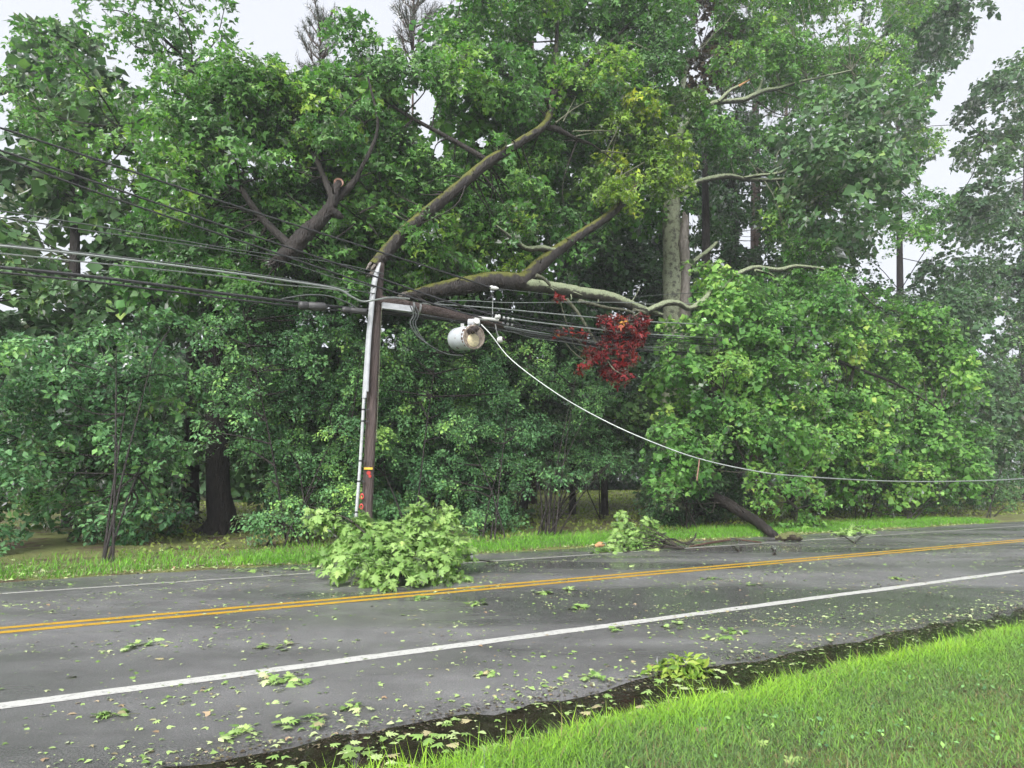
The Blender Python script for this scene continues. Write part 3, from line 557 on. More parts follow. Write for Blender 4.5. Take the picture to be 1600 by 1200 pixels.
btree('background_tree', 'shaded tree beyond the lawn below the red leaves', 900, 58, 560, 120, 16, tint=.15, low=728)
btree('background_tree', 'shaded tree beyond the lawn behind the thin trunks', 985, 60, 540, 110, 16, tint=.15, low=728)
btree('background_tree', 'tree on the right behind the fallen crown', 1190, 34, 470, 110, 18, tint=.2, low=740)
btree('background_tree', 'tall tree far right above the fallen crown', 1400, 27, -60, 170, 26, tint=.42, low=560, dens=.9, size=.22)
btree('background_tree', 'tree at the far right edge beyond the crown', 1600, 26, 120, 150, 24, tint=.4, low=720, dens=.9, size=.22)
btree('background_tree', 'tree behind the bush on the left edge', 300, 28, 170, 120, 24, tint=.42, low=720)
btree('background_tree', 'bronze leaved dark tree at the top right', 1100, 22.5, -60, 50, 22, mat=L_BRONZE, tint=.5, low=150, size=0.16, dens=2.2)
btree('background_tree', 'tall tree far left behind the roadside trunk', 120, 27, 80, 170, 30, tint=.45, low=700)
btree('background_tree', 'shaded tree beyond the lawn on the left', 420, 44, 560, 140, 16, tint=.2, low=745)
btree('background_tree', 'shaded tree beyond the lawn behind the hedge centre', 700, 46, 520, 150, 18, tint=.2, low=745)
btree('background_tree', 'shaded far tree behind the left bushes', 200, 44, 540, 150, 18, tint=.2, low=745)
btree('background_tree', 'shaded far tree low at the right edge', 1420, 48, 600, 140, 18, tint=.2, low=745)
# dense far wood closing the view
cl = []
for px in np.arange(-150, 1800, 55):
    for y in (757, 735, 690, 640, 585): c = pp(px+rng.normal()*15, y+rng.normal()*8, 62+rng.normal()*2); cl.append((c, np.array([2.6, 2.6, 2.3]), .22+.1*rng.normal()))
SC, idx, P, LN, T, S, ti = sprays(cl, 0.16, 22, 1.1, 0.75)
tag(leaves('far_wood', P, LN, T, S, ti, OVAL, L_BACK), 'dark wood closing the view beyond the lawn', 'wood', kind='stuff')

# understorey closing the hedge from behind
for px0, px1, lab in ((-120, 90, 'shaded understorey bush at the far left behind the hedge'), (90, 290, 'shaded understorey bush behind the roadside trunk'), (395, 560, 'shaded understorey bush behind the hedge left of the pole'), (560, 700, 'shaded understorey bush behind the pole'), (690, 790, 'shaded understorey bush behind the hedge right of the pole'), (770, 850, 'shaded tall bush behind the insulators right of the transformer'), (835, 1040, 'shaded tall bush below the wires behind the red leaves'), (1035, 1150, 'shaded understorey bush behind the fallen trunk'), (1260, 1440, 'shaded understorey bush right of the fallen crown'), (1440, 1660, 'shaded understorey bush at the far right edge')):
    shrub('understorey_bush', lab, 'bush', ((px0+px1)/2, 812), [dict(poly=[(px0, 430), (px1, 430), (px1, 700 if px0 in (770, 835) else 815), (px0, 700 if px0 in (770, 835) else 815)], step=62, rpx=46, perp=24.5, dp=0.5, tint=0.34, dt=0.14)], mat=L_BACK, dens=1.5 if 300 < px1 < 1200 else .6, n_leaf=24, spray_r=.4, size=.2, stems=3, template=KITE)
# big roadside trunk at the left edge, its crown above
b = gpt(346, 832); pr = float(NRM @ b); rR = empty('roadside_tree', b, 'large dark trunk flaring at its base on the verge left of the low bush', 'tree')
tw = limb(rR, [b+np.array([0, 0, -.1]), b+np.array([0, 0, .35]), pp(341, 760, pr), pp(338, 640, pr), pp(330, 480, pr), pp(315, 300, pr), pp(300, 100, pr)], [.72, .46, .36, .33, .30, .25, .15], B_DARK, 14, 0.04, 'trunk')
for a in (0.4, 2.6, 3.7, 5.2): limb(rR, [b+np.array([math.cos(a)*.2, math.sin(a)*.2, .5]), b+np.array([math.cos(a)*.5, math.sin(a)*.5, .12]), b+np.array([math.cos(a)*.85, math.sin(a)*.85, -.08])], [.16, .15, .06], B_DARK, 7, name='root')
w1 = limb(rR, [pp(322, 380, pr), pp(270, 300, pr), pp(190, 200, pr)], [.16, .12, .05], B_DARK, 8)
cl = fill([(120, -40), (290, -40), (325, 60), (310, 200), (200, 300), (60, 320), (20, 150)], 80, 52, pr, 0.6, 0.42, 0.14)
cl += [(pp(351, 12, pr-1), np.array([.3, .3, .25]), .4), (pp(346, 58, pr-1), np.array([.25, .25, .2]), .4)]
crown(rR, cl, L_MAPLE, np.vstack([tw[20:], w1]), 1.3, 22, 0.36, 0.17, twigmat=B_DARK)

# thin trunks in the lawn gap and the multi stem clump
def small_tree(foot, label, wpx, topy, clx):
    b = gpt(*foot); pr = float(NRM @ b); r = empty('lawn_tree', b, label, 'tree'); wd = wpx/ppm(b)/2
    tp = limb(r, [b-np.array([0, 0, .1]), pp(foot[0]-1, (foot[1]+topy)/2, pr), pp(foot[0]-2, topy, pr)], [wd*1.25, wd, wd*.7], B_DARK, 9, 0.04, 'trunk')
    cl = [(pp(x, y, pr+.4*rng.normal()), np.array([1.0, 1.0, .8]), .2) for x, y in clx]
    crown(r, cl, L_BACK, tp, 1.6, 22, 0.34, 0.14, OVAL, B_DARK)
small_tree((895, 804), 'thin dark trunk on the lawn, left one of the pair in the gap', 9, 660, [(870, 690), (900, 680), (885, 715), (915, 712), (860, 715), (880, 655)])
small_tree((945, 804), 'thin dark trunk on the lawn, right one of the pair in the gap', 10, 660, [(935, 705), (960, 690), (955, 718), (975, 712), (940, 680)])
small_tree((1237, 800), 'dark upright trunk behind the fallen trunk at the right', 12, 600, [(1220, 650), (1250, 620), (1260, 680)])
small_tree((700, 800), 'dark trunk hidden deep in the hedge behind the leaf pile', 12, 560, [(700, 640), (720, 580)])
b = gpt(858, 836); r = empty('shrub_stems', b, 'clump of thin dark stems standing at the left of the lawn gap', 'shrub')
cl = []
for dx, ex in ((-12, -18), (-6, -8), (0, 2), (6, 14), (9, 26), (3, 38)):
    a = b+np.array([dx*.018, rng.normal()*.06, -.05]); e2 = pp(858+ex, 745+rng.normal()*6, float(NRM @ b)+.2*rng.normal())
    limb(r, [a, (a+e2)/2+np.array([-dx*.004, 0, .05]), e2], [.04, .028, .014], B_DARK, 7, name='stem'); cl.append((e2, np.array([.4, .4, .3]), .35))
crown(r, cl, L_HEDGE, None, 3, 24, 0.2, 0.085, OVAL, B_STEM, 'foliage', 0.3)

# ------------------------------------------------------------------ pines
def pine(name, label, px, perp, topy, boty, tiers, spread, tr, up=0.3, dead=False, lean=0, needles=150):
    b = pp(px, 760, perp); b[2] = gz(perp)-.05; r = empty(name, b, label, 'pine'); top = pp(px+lean, topy, perp); f = 1/ppm(b)
    tp = limb(r, [b, (b+top)/2, top], [tr*1.2, tr, tr*.25], B_PINE, 10, 0.04, 'trunk', 6)
    m = MB(); P = []; T = []
    for k in range(tiers):
        v = (k+rng.random())/tiers; z = pp(px+lean, boty+(topy-boty)*v, perp)
        az = rng.uniform(0, 2*math.pi); L = spread*f*(1.1-0.75*v)*(0.7+0.5*rng.random()); d = np.array([math.cos(az), math.sin(az)*.8, up*(0.4+v)])
        p3 = cat([z, z+d*L*.5+np.array([0, 0, -.08*L]), z+d*L+np.array([0, 0, .12*L])], 4); m.tube(p3, [.05, .03, .012], 5)
        for j in range(7):
            u = 0.25+0.75*rng.random(); q = p3[int(u*(len(p3)-1))]; sd_ = unit(np.array([rng.normal(), rng.normal(), .35+.3*rng.random()])+d*0.9)
            l2 = L*0.38*(0.6+rng.random()*.7); e3 = cat([q, q+sd_*l2*.6, q+sd_*l2+np.array([0, 0, .18*l2])], 3); m.tube(e3, [.016, .010, .005], 4, cap=False)
            nn = needles//7+1
            uu = rng.random(nn); pts = np.array([e3[int(w_*(len(e3)-1))] for w_ in uu])+rng.normal(size=(nn, 3))*0.03
            P.append(pts); T.append(unit(sd_+rng.normal(size=(nn, 3))*0.45+np.array([0, 0, .2])))
    m.build('branches', B_PINE, r, kind='stuff')
    P = np.vstack(P); T = np.vstack(T); n = len(P)
    leaves('needles', P, unit(rng.normal(size=(n, 3))), T, rng.uniform(.16, .38, n), rng.random(n), NEEDLE, L_PINE, r, W=np.full(n, .02))
pine('pine_tree', 'grey green pine top with upswept twigs against the sky', 645, 27, -60, 130, 46, 75, .07, 1.2, needles=170)
pine('pine_tree', 'pine with wispy twigs at the left edge of the treetops', 500, 28, 30, 160, 30, 60, .06, 1.0, needles=120)
pine('pine_tree', 'pine with bare reddish trunk seen through the gap at right', 1180, 30, -60, 330, 46, 130, .34, 0.1, needles=230)
pine('pine_tree', 'thinner pine trunk beside the reddish pine at right', 1228, 33, -20, 340, 26, 110, .2, 0.1, needles=200)
pine('pine_tree', 'tall pine behind the crown at the top centre', 830, 33, -120, 200, 34, 120, .3, 0.2, needles=200)

# ------------------------------------------------------------------ utility pole
PB = 17.9
foot = pp(571, 852, PB); foot[2] = gz(PB)
rP = empty('utility_pole', foot, 'leaning weathered wooden utility pole broken at the top with grey conduit guard', 'utility pole')
axis = [foot+np.array([0, 0, -.3]), pp(573.5, 800, PB), pp(579, 680, PB), pp(584.5, 560, PB), pp(590, 470, PB), pp(594.5, 412, PB)]
m = MB(); m.tube(cat(axis, 6), [.165, .15, .145, .14, .135, .12], 20, 0.008); m.build('shaft', M_POLE, rP)
m = MB(); m.tube(pl([(588, 690), (592, 600), (594.5, 520), (597, 470)], PB-.16), [.012]*4, 6); m.build('ground_wire', B_TWIG, rP)
def guard(pts, wd, name, mat, perp, dep=.05):     # U shaped cable guard
    P = cat(pl(pts, perp), 4); m = MB(); n = len(P); V = []
    for p, wv in zip(P, np.interp(np.linspace(0, 1, n), np.linspace(0, 1, len(wd)), wd)):
        for a in np.linspace(0, math.pi, 7): V.append(p+RGT*math.cos(a)*wv-NRM*math.sin(a)*dep*1.4-RGT*0)
    m.add(V, [(i*7+k, i*7+k+1, (i+1)*7+k+1, (i+1)*7+k) for i in range(n-1) for k in range(6)]+[(i*7+6, i*7, (i+1)*7, (i+1)*7+6) for i in range(n-1)]+[tuple(range(7)), tuple(range((n-1)*7, n*7))[::-1]]); return m.build(name, mat, rP)
guard([(571, 612), (573.5, 570), (576, 530), (579.5, 490), (582, 465), (584.5, 445), (588, 428), (593.5, 411)], [.085, .078, .075, .075, .078, .08, .075, .03], 'conduit_guard', M_GUARD, PB-.18)
guard([(569, 622), (571, 600)], [.06, .06], 'conduit_coupling', M_GUARD, PB-.17)
m = MB(); m.tube(cat(pl([(554, 846), (557, 800), (562, 735), (565.5, 680), (568.5, 625), (571, 600)], PB-.15), 5), [.043]*4, 10); pipe_ = m.build('conduit_pipe', M_PIPE, rP)
for y, x in ((640, 567.8), (658, 566.8), (720, 563), (752, 561), (800, 557)):
    m = MB(); a = pp(x, y, PB-.15); m.tube([a-np.array([0, 0, .02]), a+np.array([0, 0, .02])], [.05, .05], 10); m.box(a+RGT*.09+NRM*.04, .09, .01, .015); m.build('conduit_strap', M_CABLE, pipe_, smooth=False)
def ring_at(px, py, rad_px, name, mat, filled=False, parent=rP, perp=PB-.165, sq=1.4):
    c = pp(px, py, perp); R = rad_px/ppm(c); m = MB(); k = 14
    if filled: m.tube([c-NRM*.004, c+NRM*.01], [R, R], k)
    else:
        V = []
        for i in range(k):
            a = 2*math.pi*i/k; d = RGT*math.cos(a)*R+np.array([0, 0, math.sin(a)*R*sq])
            for j in range(5):
                bb = 2*math.pi*j/5; V.append(c+d*(1+0.34*math.cos(bb))+NRM*math.sin(bb)*.010)
        m.add(V, [(i*5+j, i*5+(j+1) % 5, ((i+1) % k)*5+(j+1) % 5, ((i+1) % k)*5+j) for i in range(k) for j in range(5)])
    return m.build(name, mat, parent)
m = MB(); a = pp(575.5, 732, PB-.17); m.box(a, .115, .008, .028); m.build('tag_plate', M_YEL, rP, smooth=False)['label'] = 'yellow strip tag'
ring_at(576, 739, 3.2, 'red_marker', M_RED, True); ring_at(578, 744, 2.4, 'red_marker', M_RED, True)
for x, y in ((565.5, 775.5), (564.5, 791.5), (563.5, 804)): ring_at(x, y, 2.5, 'red_ring', M_RED)['label'] = 'red oval ring mark'
# broken pole top lying level in the wires
rK = empty('broken_pole_top', pp(600, 474, 17.8), 'snapped pole top hanging level in the wires right of the pole', 'pole section')
KA, KB = pp(592, 470, 17.85), pp(786, 509, 17.35)
m = MB(); m.tube([KA+(KB-KA)*u+np.array([0, 0, .03*math.sin(u*3)]) for u in np.linspace(0, 1, 14)], np.linspace(.165, .105, 14), 18, 0.015); m.build('shaft', M_LOG, rK)
m = MB()
for k in range(9): a = KA+unit(rng.normal(size=3))*np.array([.03, .09, .09]); m.tube([a+(KB-KA)*.01, a-(KB-KA)*(.015+.04*rng.random())+rng.normal(size=3)*.02], [.035, .004], 5)
m.build('splinters', M_CUT_PALE, rK, kind='stuff')
m = MB(); a, b2 = pp(597, 477.5, 17.6), pp(645, 483.5, 17.5); axd = unit(b2-a); nz = np.array([0, 0, 1.0]); m.box((a+b2)/2, np.linalg.norm(b2-a)/2, .06, .085, [axd, np.cross(nz, axd), nz]); m.build('conduit_guard', M_GUARD, rK, smooth=False)
m = MB(); a, b2 = pp(741, 496.5, 17.25), pp(779, 500, 17.1); m.tube([a, b2], [.06, .055], 10); m.build('insulator_bar', M_PORC, rK)
m = MB(); a = pp(778, 495, 17.05); m.lathe([(-.10, .02), (-.08, .07), (-.04, .08), (0, .05), (.03, .075), (.07, .06), (.09, .02)], a, (1, -.2, .1), 16); m.build('insulator', M_PORC, rK)
m = MB()
for k in range(3): a = pp(787+7*k, 497+k*1.2, 17.05); m.lathe([(-.035, .03), (-.03, .06), (.03, .06), (.035, .03)], a, (1, .1, -.15), 12)
m.build('insulator_string', M_STEEL, rK)
m = MB()
for k in range(3): a = pp(786+7*k, 506+k*1.0, 17.2); m.lathe([(-.035, .03), (-.03, .055), (.03, .055), (.035, .03)], a, (1, .1, -.15), 12)
m.build('insulator_string', M_STEEL, rK)
m = MB(); m.tube(pl([(769, 505), (770, 470), (769.5, 455)], 17.3), [.012]*3, 8); m.build('pin', M_STEEL, rK)
m = MB(); a = pp(771.5, 450, 17.3); m.lathe([(-.15, .015), (-.12, .05), (-.06, .075), (-.02, .055), (.03, .065), (.09, .05), (.15, .02)], a, (1, .05, -.12), 16); m.build('insulator', M_PORC, rK)
m = MB(); m.tube(cat(pl([(770, 456), (768, 463), (760, 469)], 17.25), 4), [.025, .02, .014], 6); m.build('jumper_wire', M_CABLE, rK)
m = MB(); m.tube(cat(pl([(774, 507), (776, 518), (779, 527)], 17.15), 3), [.02, .02, .02], 7); m.build('hanger_rod', M_STEEL, rK)
m = MB(); a = pp(783, 530.5, 17.1); m.lathe([(-.12, .03), (-.10, .08), (-.03, .10), (.03, .09), (.06, .05)], a, (.9, -.35, .15), 16); hi_ = m.build('hanging_insulator', M_PORC, rK)
m = MB(); m.lathe([(.055, .055), (.10, .065), (.12, .03)], a, (.9, -.35, .15), 12); m.build('insulator_cap', M_BUSH, hi_)
m = MB()
for dx in (0, 4, -4): m.tube(cat(pl([(645+dx, 478), (650+dx, 492), (645+dx, 505), (654+dx*.7, 524), (672, 540), (698, 553), (724, 556)], 17.4+.04*dx/4), 5), [.018]*3, 6)
m.build('loose_wires', M_WIRE, rK, kind='stuff')
m = MB()
for x in (642, 652): 
    c = KA+(KB-KA)*((x-592)/194); axd = unit(KB-KA); m.tube([c-axd*.03, c+axd*.03], [.175, .172], 18)
m.build('band', M_STEEL, rK)

# transformer hanging on its side
TA = unit(np.array([.54, -.80, -.10])); tc_ = pp(741, 526.5, 16.75)
rX = empty('transformer', tc_-TA*.5, 'white cylindrical transformer hanging on its side under the snapped pole top', 'transformer')
R0 = .345
def oncyl(u, ang, r=1.0):                 # a point on the tank wall
    sx_ = unit(np.cross(TA, np.array([0, 0, 1.0]))); sz = np.cross(sx_, TA); return tc_+TA*u+(sx_*math.cos(ang)+sz*math.sin(ang))*R0*r
m = MB(); m.lathe([(-1.02, .05), (-1.02, R0*.86), (-.98, R0*.96), (-.94, R0), (-.5, R0), (-.12, R0), (-.11, R0*1.035), (-.05, R0*1.035), (-.04, R0)], tc_, TA, 40); tank_ = m.build('tank', M_TANK, rX, sharp=40)
m = MB(); m.lathe([(-.06, R0*.99), (-.01, R0*1.02), (.015, R0*1.0), (.02, R0*.9), (.005, R0*.86), (.012, R0*.5), (.014, .01)], tc_, TA, 40); lid_ = m.build('lid', M_LID, rX, sharp=40)
m = MB(); c = oncyl(0, math.radians(-70), .30); m.lathe([(0, .19), (.03, .19), (.045, .17), (.05, .01)], c, TA, 26); m.build('lid_disc', M_CREAM, lid_)['label'] = 'cream coloured round plate on the lid'
for an in (75, 38):
    c = oncyl(0, math.radians(an), .62); m = MB(); m.lathe([(0, .085), (.05, .085), (.06, .06), (.11, .06), (.12, .085), (.17, .085), (.18, .055), (.26, .05), (.27, .02)], c, TA, 16); m.build('bushing', M_BUSH, lid_)
m = MB(); c = oncyl(-.12, math.radians(95), 1.22); m.lathe([(-.17, .04), (-.16, .115), (.10, .12), (.12, .09), (.16, .085), (.17, .03)], c, unit(np.array([1, -.25, -.05])), 18); arr_ = m.build('arrester', M_GUARD, rX)
m = MB(); c = oncyl(-.12, math.radians(70), 1.25); m.lathe([(-.08, .04), (-.07, .09), (.07, .09), (.08, .04)], c+np.array([.22, 0, .02]), (0.3, -.9, .2), 14); m.build('arrester_cap', M_PORC, arr_)
m = MB()
for u in (-.2, -.75): c = oncyl(u, math.radians(92), 1.10); m.box(c, .05, .05, .07)
m.build('hanger_bracket', M_STEEL, rX, smooth=False)
for u, an, s_ in ((-.09, 150, .035), (-.09, 165, .05), (-.09, 185, .045), (-.09, 205, .06), (-.09, 225, .05), (-.5, 172, .022), (-.62, 118, .05), (-.09, 250, .05), (-.09, 130, .04)):
    an -= 178; c = oncyl(u, math.radians(an), 1.035 if u > -.12 else 1.0); n_ = unit(c-(tc_+TA*u)); m = MB(); m.lathe([(-.01, s_), (.004, s_*.9), (.005, .005)], c, n_, 9); m.build('rust_patch', M_RUST, tank_)

# ------------------------------------------------------------------ wires
def wire(label, pts, r, mat, perp=17.6, name='wire', n=5):
    P = cat(pl(pts, perp), n); rt_ = P[0]; m = MB(); m.tube(P, [r, r], 6); o = m.build(name, mat); tag(o, label, 'wire'); return o
wire('topmost dark wire from upper left to the upper white insulator', [(-60, 180, 17.6), (150, 249, 17.6), (350, 316, 17.6), (560, 383, 17.5), (690, 424, 17.4), (769, 450, 17.3)], .025, M_CABLE)
wire('second dark wire from the left passing in front of the pole', [(-60, 215, 17.7), (150, 285, 17.7), (350, 353, 17.65), (580, 430, 17.5), (690, 468, 17.3), (775, 494, 17.05)], .025, M_CABLE)
wire('third dark wire from the left, meeting the snapped pole top', [(-60, 222, 17.7), (150, 300, 17.7), (350, 368, 17.6), (460, 405, 17.5), (560, 439, 17.45), (660, 470, 17.3), (735, 492, 17.2), (790, 508, 17.1)], .025, M_CABLE)
wire('thin sagging wire under the three dark wires at left', [(-60, 320, 17.9), (150, 353, 17.9), (350, 387, 17.8), (450, 401, 17.75), (530, 412, 17.7), (600, 428, 17.6)], .014, M_WIRE)
wire('thin wire reaching the pole below the dark wires', [(-60, 330, 17.9), (150, 362, 17.9), (350, 391, 17.8), (450, 411, 17.75), (520, 433, 17.7), (585, 449, 17.65)], .014, M_WIRE)
wire('upper pale grey wire of the middle bundle at left', [(-60, 376, 17.8), (150, 397, 17.8), (350, 421, 17.75), (480, 441, 17.7), (586, 459, 17.65)], .014, M_WIRE)
wire('light aluminium cable dipping in front of the pole', [(-60, 378, 17.8), (150, 400, 17.8), (350, 425, 17.7), (450, 439, 17.65), (525, 451, 17.55), (548, 463, 17.5), (566, 471, 17.5), (585, 469, 17.45), (610, 465, 17.5), (640, 467, 17.5)], .028, M_ALU)
wire('lower pale wire of the middle bundle at left', [(-60, 390, 17.9), (150, 411, 17.9), (350, 432, 17.8), (430, 444, 17.75), (500, 450, 17.7), (545, 456, 17.6)], .018, M_ALU)
wire('thick black lashed cable running left to right at the pole', [(-60, 412, 17.8), (150, 433, 17.8), (350, 459, 17.75), (450, 471, 17.7), (560, 483, 17.75), (640, 491, 18.1), (750, 506, 18.2), (870, 528, 18.2), (1000, 546, 18.2), (1200, 553, 18.2), (1500, 545, 18.2)], .042, M_CABLE)
wire('black cable directly under the thick lashed cable', [(-60, 420, 17.8), (150, 441, 17.8), (350, 466, 17.75), (450, 477, 17.7), (560, 488, 17.8), (640, 494, 18.15), (750, 510, 18.2), (870, 531, 18.2), (1000, 549, 18.2), (1200, 556, 18.2), (1500, 548, 18.2)], .026, M_CABLE)
wire('grey strand on top of the lashed cable right of the transformer', [(600, 484, 18.0), (700, 495, 18.05), (760, 505, 18.0), (870, 524, 18.0), (1000, 542, 18.0), (1200, 549, 18.0)], .018, M_ALU)
wire('thin loop of cable arching over the splice case', [(440, 467), (480, 461), (515, 463), (545, 474), (556, 481)], .020, M_WIRE, 17.5)
wire('thin straight wire from the upper insulator to the right', [(774, 451, 17.3), (820, 456, 17.5), (900, 464, 18.6), (985, 464, 19), (1060, 459, 19), (1300, 445, 19.2)], .012, M_WIRE)
wire('thin level wire below the lichen covered limb', [(640, 488, 18.2), (700, 470, 18.3), (800, 473, 17.9), (900, 472, 17.9), (1000, 473, 17.9), (1040, 475, 17.9), (1300, 470, 18.2)], .011, M_ALU)
wire('white taut wire from the snapped pole top to the red leaves', [(660, 474, 17.4), (752, 480, 17.3), (850, 489, 17.4), (940, 497, 17.55), (1020, 503, 17.6), (1200, 510, 17.8), (1500, 515, 18)], .020, M_ALU)
wire('pale main wire leaving the insulator string to the right', [(790, 497, 17.05), (850, 505, 17.2), (920, 513, 17.4), (1010, 522, 17.6), (1200, 530, 17.8), (1500, 530, 18)], .024, M_ALU)
wire('dark wire just under the pale main wire', [(790, 506, 17.2), (850, 512, 17.3), (920, 519, 17.5), (1010, 526, 17.6), (1200, 534, 17.8), (1500, 533, 18)], .020, M_CABLE)
wire('dark slack wire above the lashed cable at right', [(775, 505, 17.4), (850, 517, 17.5), (920, 525, 17.6), (1010, 532, 17.7), (1200, 539, 17.8), (1500, 537, 18)], .016, M_CABLE)
wire('thin dark wire next above the lashed cable', [(790, 514, 17.6), (850, 521, 17.7), (920, 530, 17.8), (1010, 537, 17.8), (1200, 543, 17.9), (1500, 540, 18)], .014, M_WIRE)
wire('long pale fallen cable sagging from the transformer to the lower right', [(752, 507, 16.6), (768, 524, 16.3), (800, 563, 15.6), (870, 615, 14.7), (940, 655, 13.9), (1010, 687, 13.1), (1090, 716, 12.3), (1180, 736, 11.5), (1250, 744, 11), (1400, 752, 10.4), (1560, 750, 9.8), (1750, 738, 9.2)], .016, M_ALU, name='fallen_cable')
for i_, (y0, y1, y2, lab) in enumerate(((500, 519, 535, 'grey slack strand weaving through the wires right of the insulators'), (511, 527, 541, 'fine dark strand below the slack strand right of the insulators'), (488, 503, 519, 'loose wire between the white wire and the main wire'), (517, 534, 547, 'lowest thin strand under the lashed cable right of the transformer'))):
    wire(lab, [(600+40*i_, y0-22, 17.9), (700, y0-14+3*i_, 17.8), (790, y0+2*math.sin(i_), 17.5), (830, (y0+y1)/2+2, 17.55), (880, y1, 17.6), (940, (y1+y2)/2+3, 17.6), (1010, y2, 17.7), (1200, y2+6, 17.9)], .014, M_WIRE if i_ % 2 else M_CABLE)
def case(label, x0, y0, x1, y1, r):
    a, b2 = pp(x0, y0, 17.55), pp(x1, y1, 17.55); L = np.linalg.norm(b2-a); m = MB()
    m.lathe([(0, r*.5), (.04, r*.95), (.1, r), (L*.32, r), (L*.33, r*.93), (L*.36, r*.93), (L*.37, r), (L-.1, r), (L-.04, r*.95), (L, r*.5)], a, b2-a, 14)
    tag(m.build('splice_case', plain('splice_case_plastic', (.055, .055, .058), 0.5)), label, 'cable box')
case('dark grey splice case on the lashed cable, larger one left', 466, 477, 510, 480, .115)
case('dark grey splice case on the lashed cable, smaller one nearest the pole', 534, 484, 573, 487, .085)
m = MB(); m.tube(cat(pl([(1093, 716), (1091.5, 730), (1089, 748), (1090, 752)], 12.28), 4), [.012, .016, .02, .006], 6); tag(m.build('bark_strip', M_CUT_PALE), 'strip of pale bark dangling from the fallen cable', 'bark strip')

# ------------------------------------------------------------------ torn branches lying on the road, with single leaves
leaf_me = []
for i in range(7):
    V, F = leaf_arrays(np.zeros((1, 3)), np.array([[0, 0, 1.0]]), np.array([[0, 1.0, 0]]), [1.0], MAPLE)
    V = V.copy(); V[:, 2] += 0.05*np.sin(V[:, 0]*5+i)+0.03*rng.normal(size=len(V))*np.hypot(V[:, 0], V[:, 1]-.36)
    leaf_me.append((V, F))
def leaf_set(mat): return [np_mesh('leaf', V, F, mat, np.full(len(V), (i+.5)/7)) for i, (V, F) in enumerate(leaf_me)]
from mathutils import Matrix, Vector
def leaf_obj(me, p, nrm, tan, size, parent=None, name='leaf'):
    n_ = Vector(nrm).normalized(); t_ = Vector(tan); t_ = (t_-n_*t_.dot(n_)).normalized(); x_ = t_.cross(n_)
    o = bpy.data.objects.new(name, me); COL.objects.link(o); b = base_of(parent)
    M = Matrix(((x_.x*size, t_.x*size, n_.x*size, p[0]-b[0]), (x_.y*size, t_.y*size, n_.y*size, p[1]-b[1]), (x_.z*size, t_.z*size, n_.z*size, p[2]-b[2]), (0, 0, 0, 1)))
    if parent is not None: o.parent = parent
    o.matrix_basis = M; return o
def heap(root, blobs, mat, size, dens, n_leaf, spray_r, singles, stemmat=B_STEM):
    cl = []
    for x, y, rx, s in blobs:
        p0 = pp(x, y, s); r = rx/ppm(p0); cl.append((p0, np.array([r, r*.9, r]), .5+.13*rng.normal()))
    C = np.array([c[0] for c in cl]); b = base_of(root)
    for c in cl[::2]: limb(root, [b+np.array([.1*rng.normal(), .1*rng.normal(), .03]), (b+c[0])/2+np.array([0, 0, .1]), c[0]], [.022, .015, .007], stemmat, 6, name='stem', n=4)
    SC, idx, P, LN, T, S, ti = sprays(cl, dens, n_leaf, spray_r, size, droop=0.9, jit=0.5, tj=.18)
    k = P[:, 2] > 0.04; P, LN, T, S, ti = P[k], LN[k], T[k], S[k], ti[k]
    # the leaves nearest the viewer are picked out one by one
    d = np.linalg.norm(P-CAM, axis=1)+0.25*rng.random(len(P)); order = np.argsort(d); pick = order[:singles*3:3]; rest = np.setdiff1d(np.arange(len(P)), pick)
    leaves('foliage', P[rest], LN[rest], T[rest], S[rest], ti[rest], MAPLE, mat, root)
    ms = leaf_set(mat)
    for i in pick: leaf_obj(ms[int(np.clip(ti[i]*7, 0, 6))], P[i], LN[i], T[i], S[i], root)
    m = MB()
    for s_, j in zip(SC, idx):
        if s_[2] > 0 and rng.random() < .5: m.tube([cl[j][0], s_], [.007, .003], 3, cap=False)
    m.build('twigs', stemmat, root, kind='stuff')
h1 = empty('torn_branch', gnd(700, 888), 'big heap of pale green torn leaves on the road before the pole', 'branch')
heap(h1, [(668, 812, 24, 12.6), (640, 815, 18, 12.7), (695, 815, 20, 12.5), (655, 845, 30, 12.1), (695, 850, 26, 12.0), (675, 880, 32, 11.5), (705, 885, 22, 11.6), (645, 892, 24, 11.4), (690, 905, 14, 11.0), (620, 870, 30, 11.8), (600, 840, 26, 12.4), (570, 830, 24, 12.7), (585, 865, 30, 12.1), (560, 850, 24, 12.4), (610, 895, 22, 11.4), (580, 890, 24, 11.6), (550, 880, 20, 12.0), (535, 845, 14, 12.7), (560, 812, 12, 12.9), (530, 815, 9, 13.0), (503, 808, 14, 13.0), (493, 812, 10, 13.0), (514, 818, 10, 13.0), (518, 865, 8, 12.9), (510, 875, 7, 12.8), (605, 905, 12, 11.0), (650, 910, 10, 10.9), (720, 870, 9, 12.0), (530, 893, 10, 11.9), (718, 905, 8, 11.3), (645, 795, 7, 12.6), (660, 790, 8, 12.6), (690, 792, 8, 12.5), (712, 800, 7, 12.5), (722, 830, 7, 12.3), (728, 855, 6, 12.2), (545, 822, 7, 12.8), (487, 802, 7, 13.0)], L_PALE, 0.125, 17.0, 7, 0.12, 280)
h2_ = empty('torn_branch', gnd(1062, 858), 'small heap of pale torn leaves at the far road edge', 'branch')
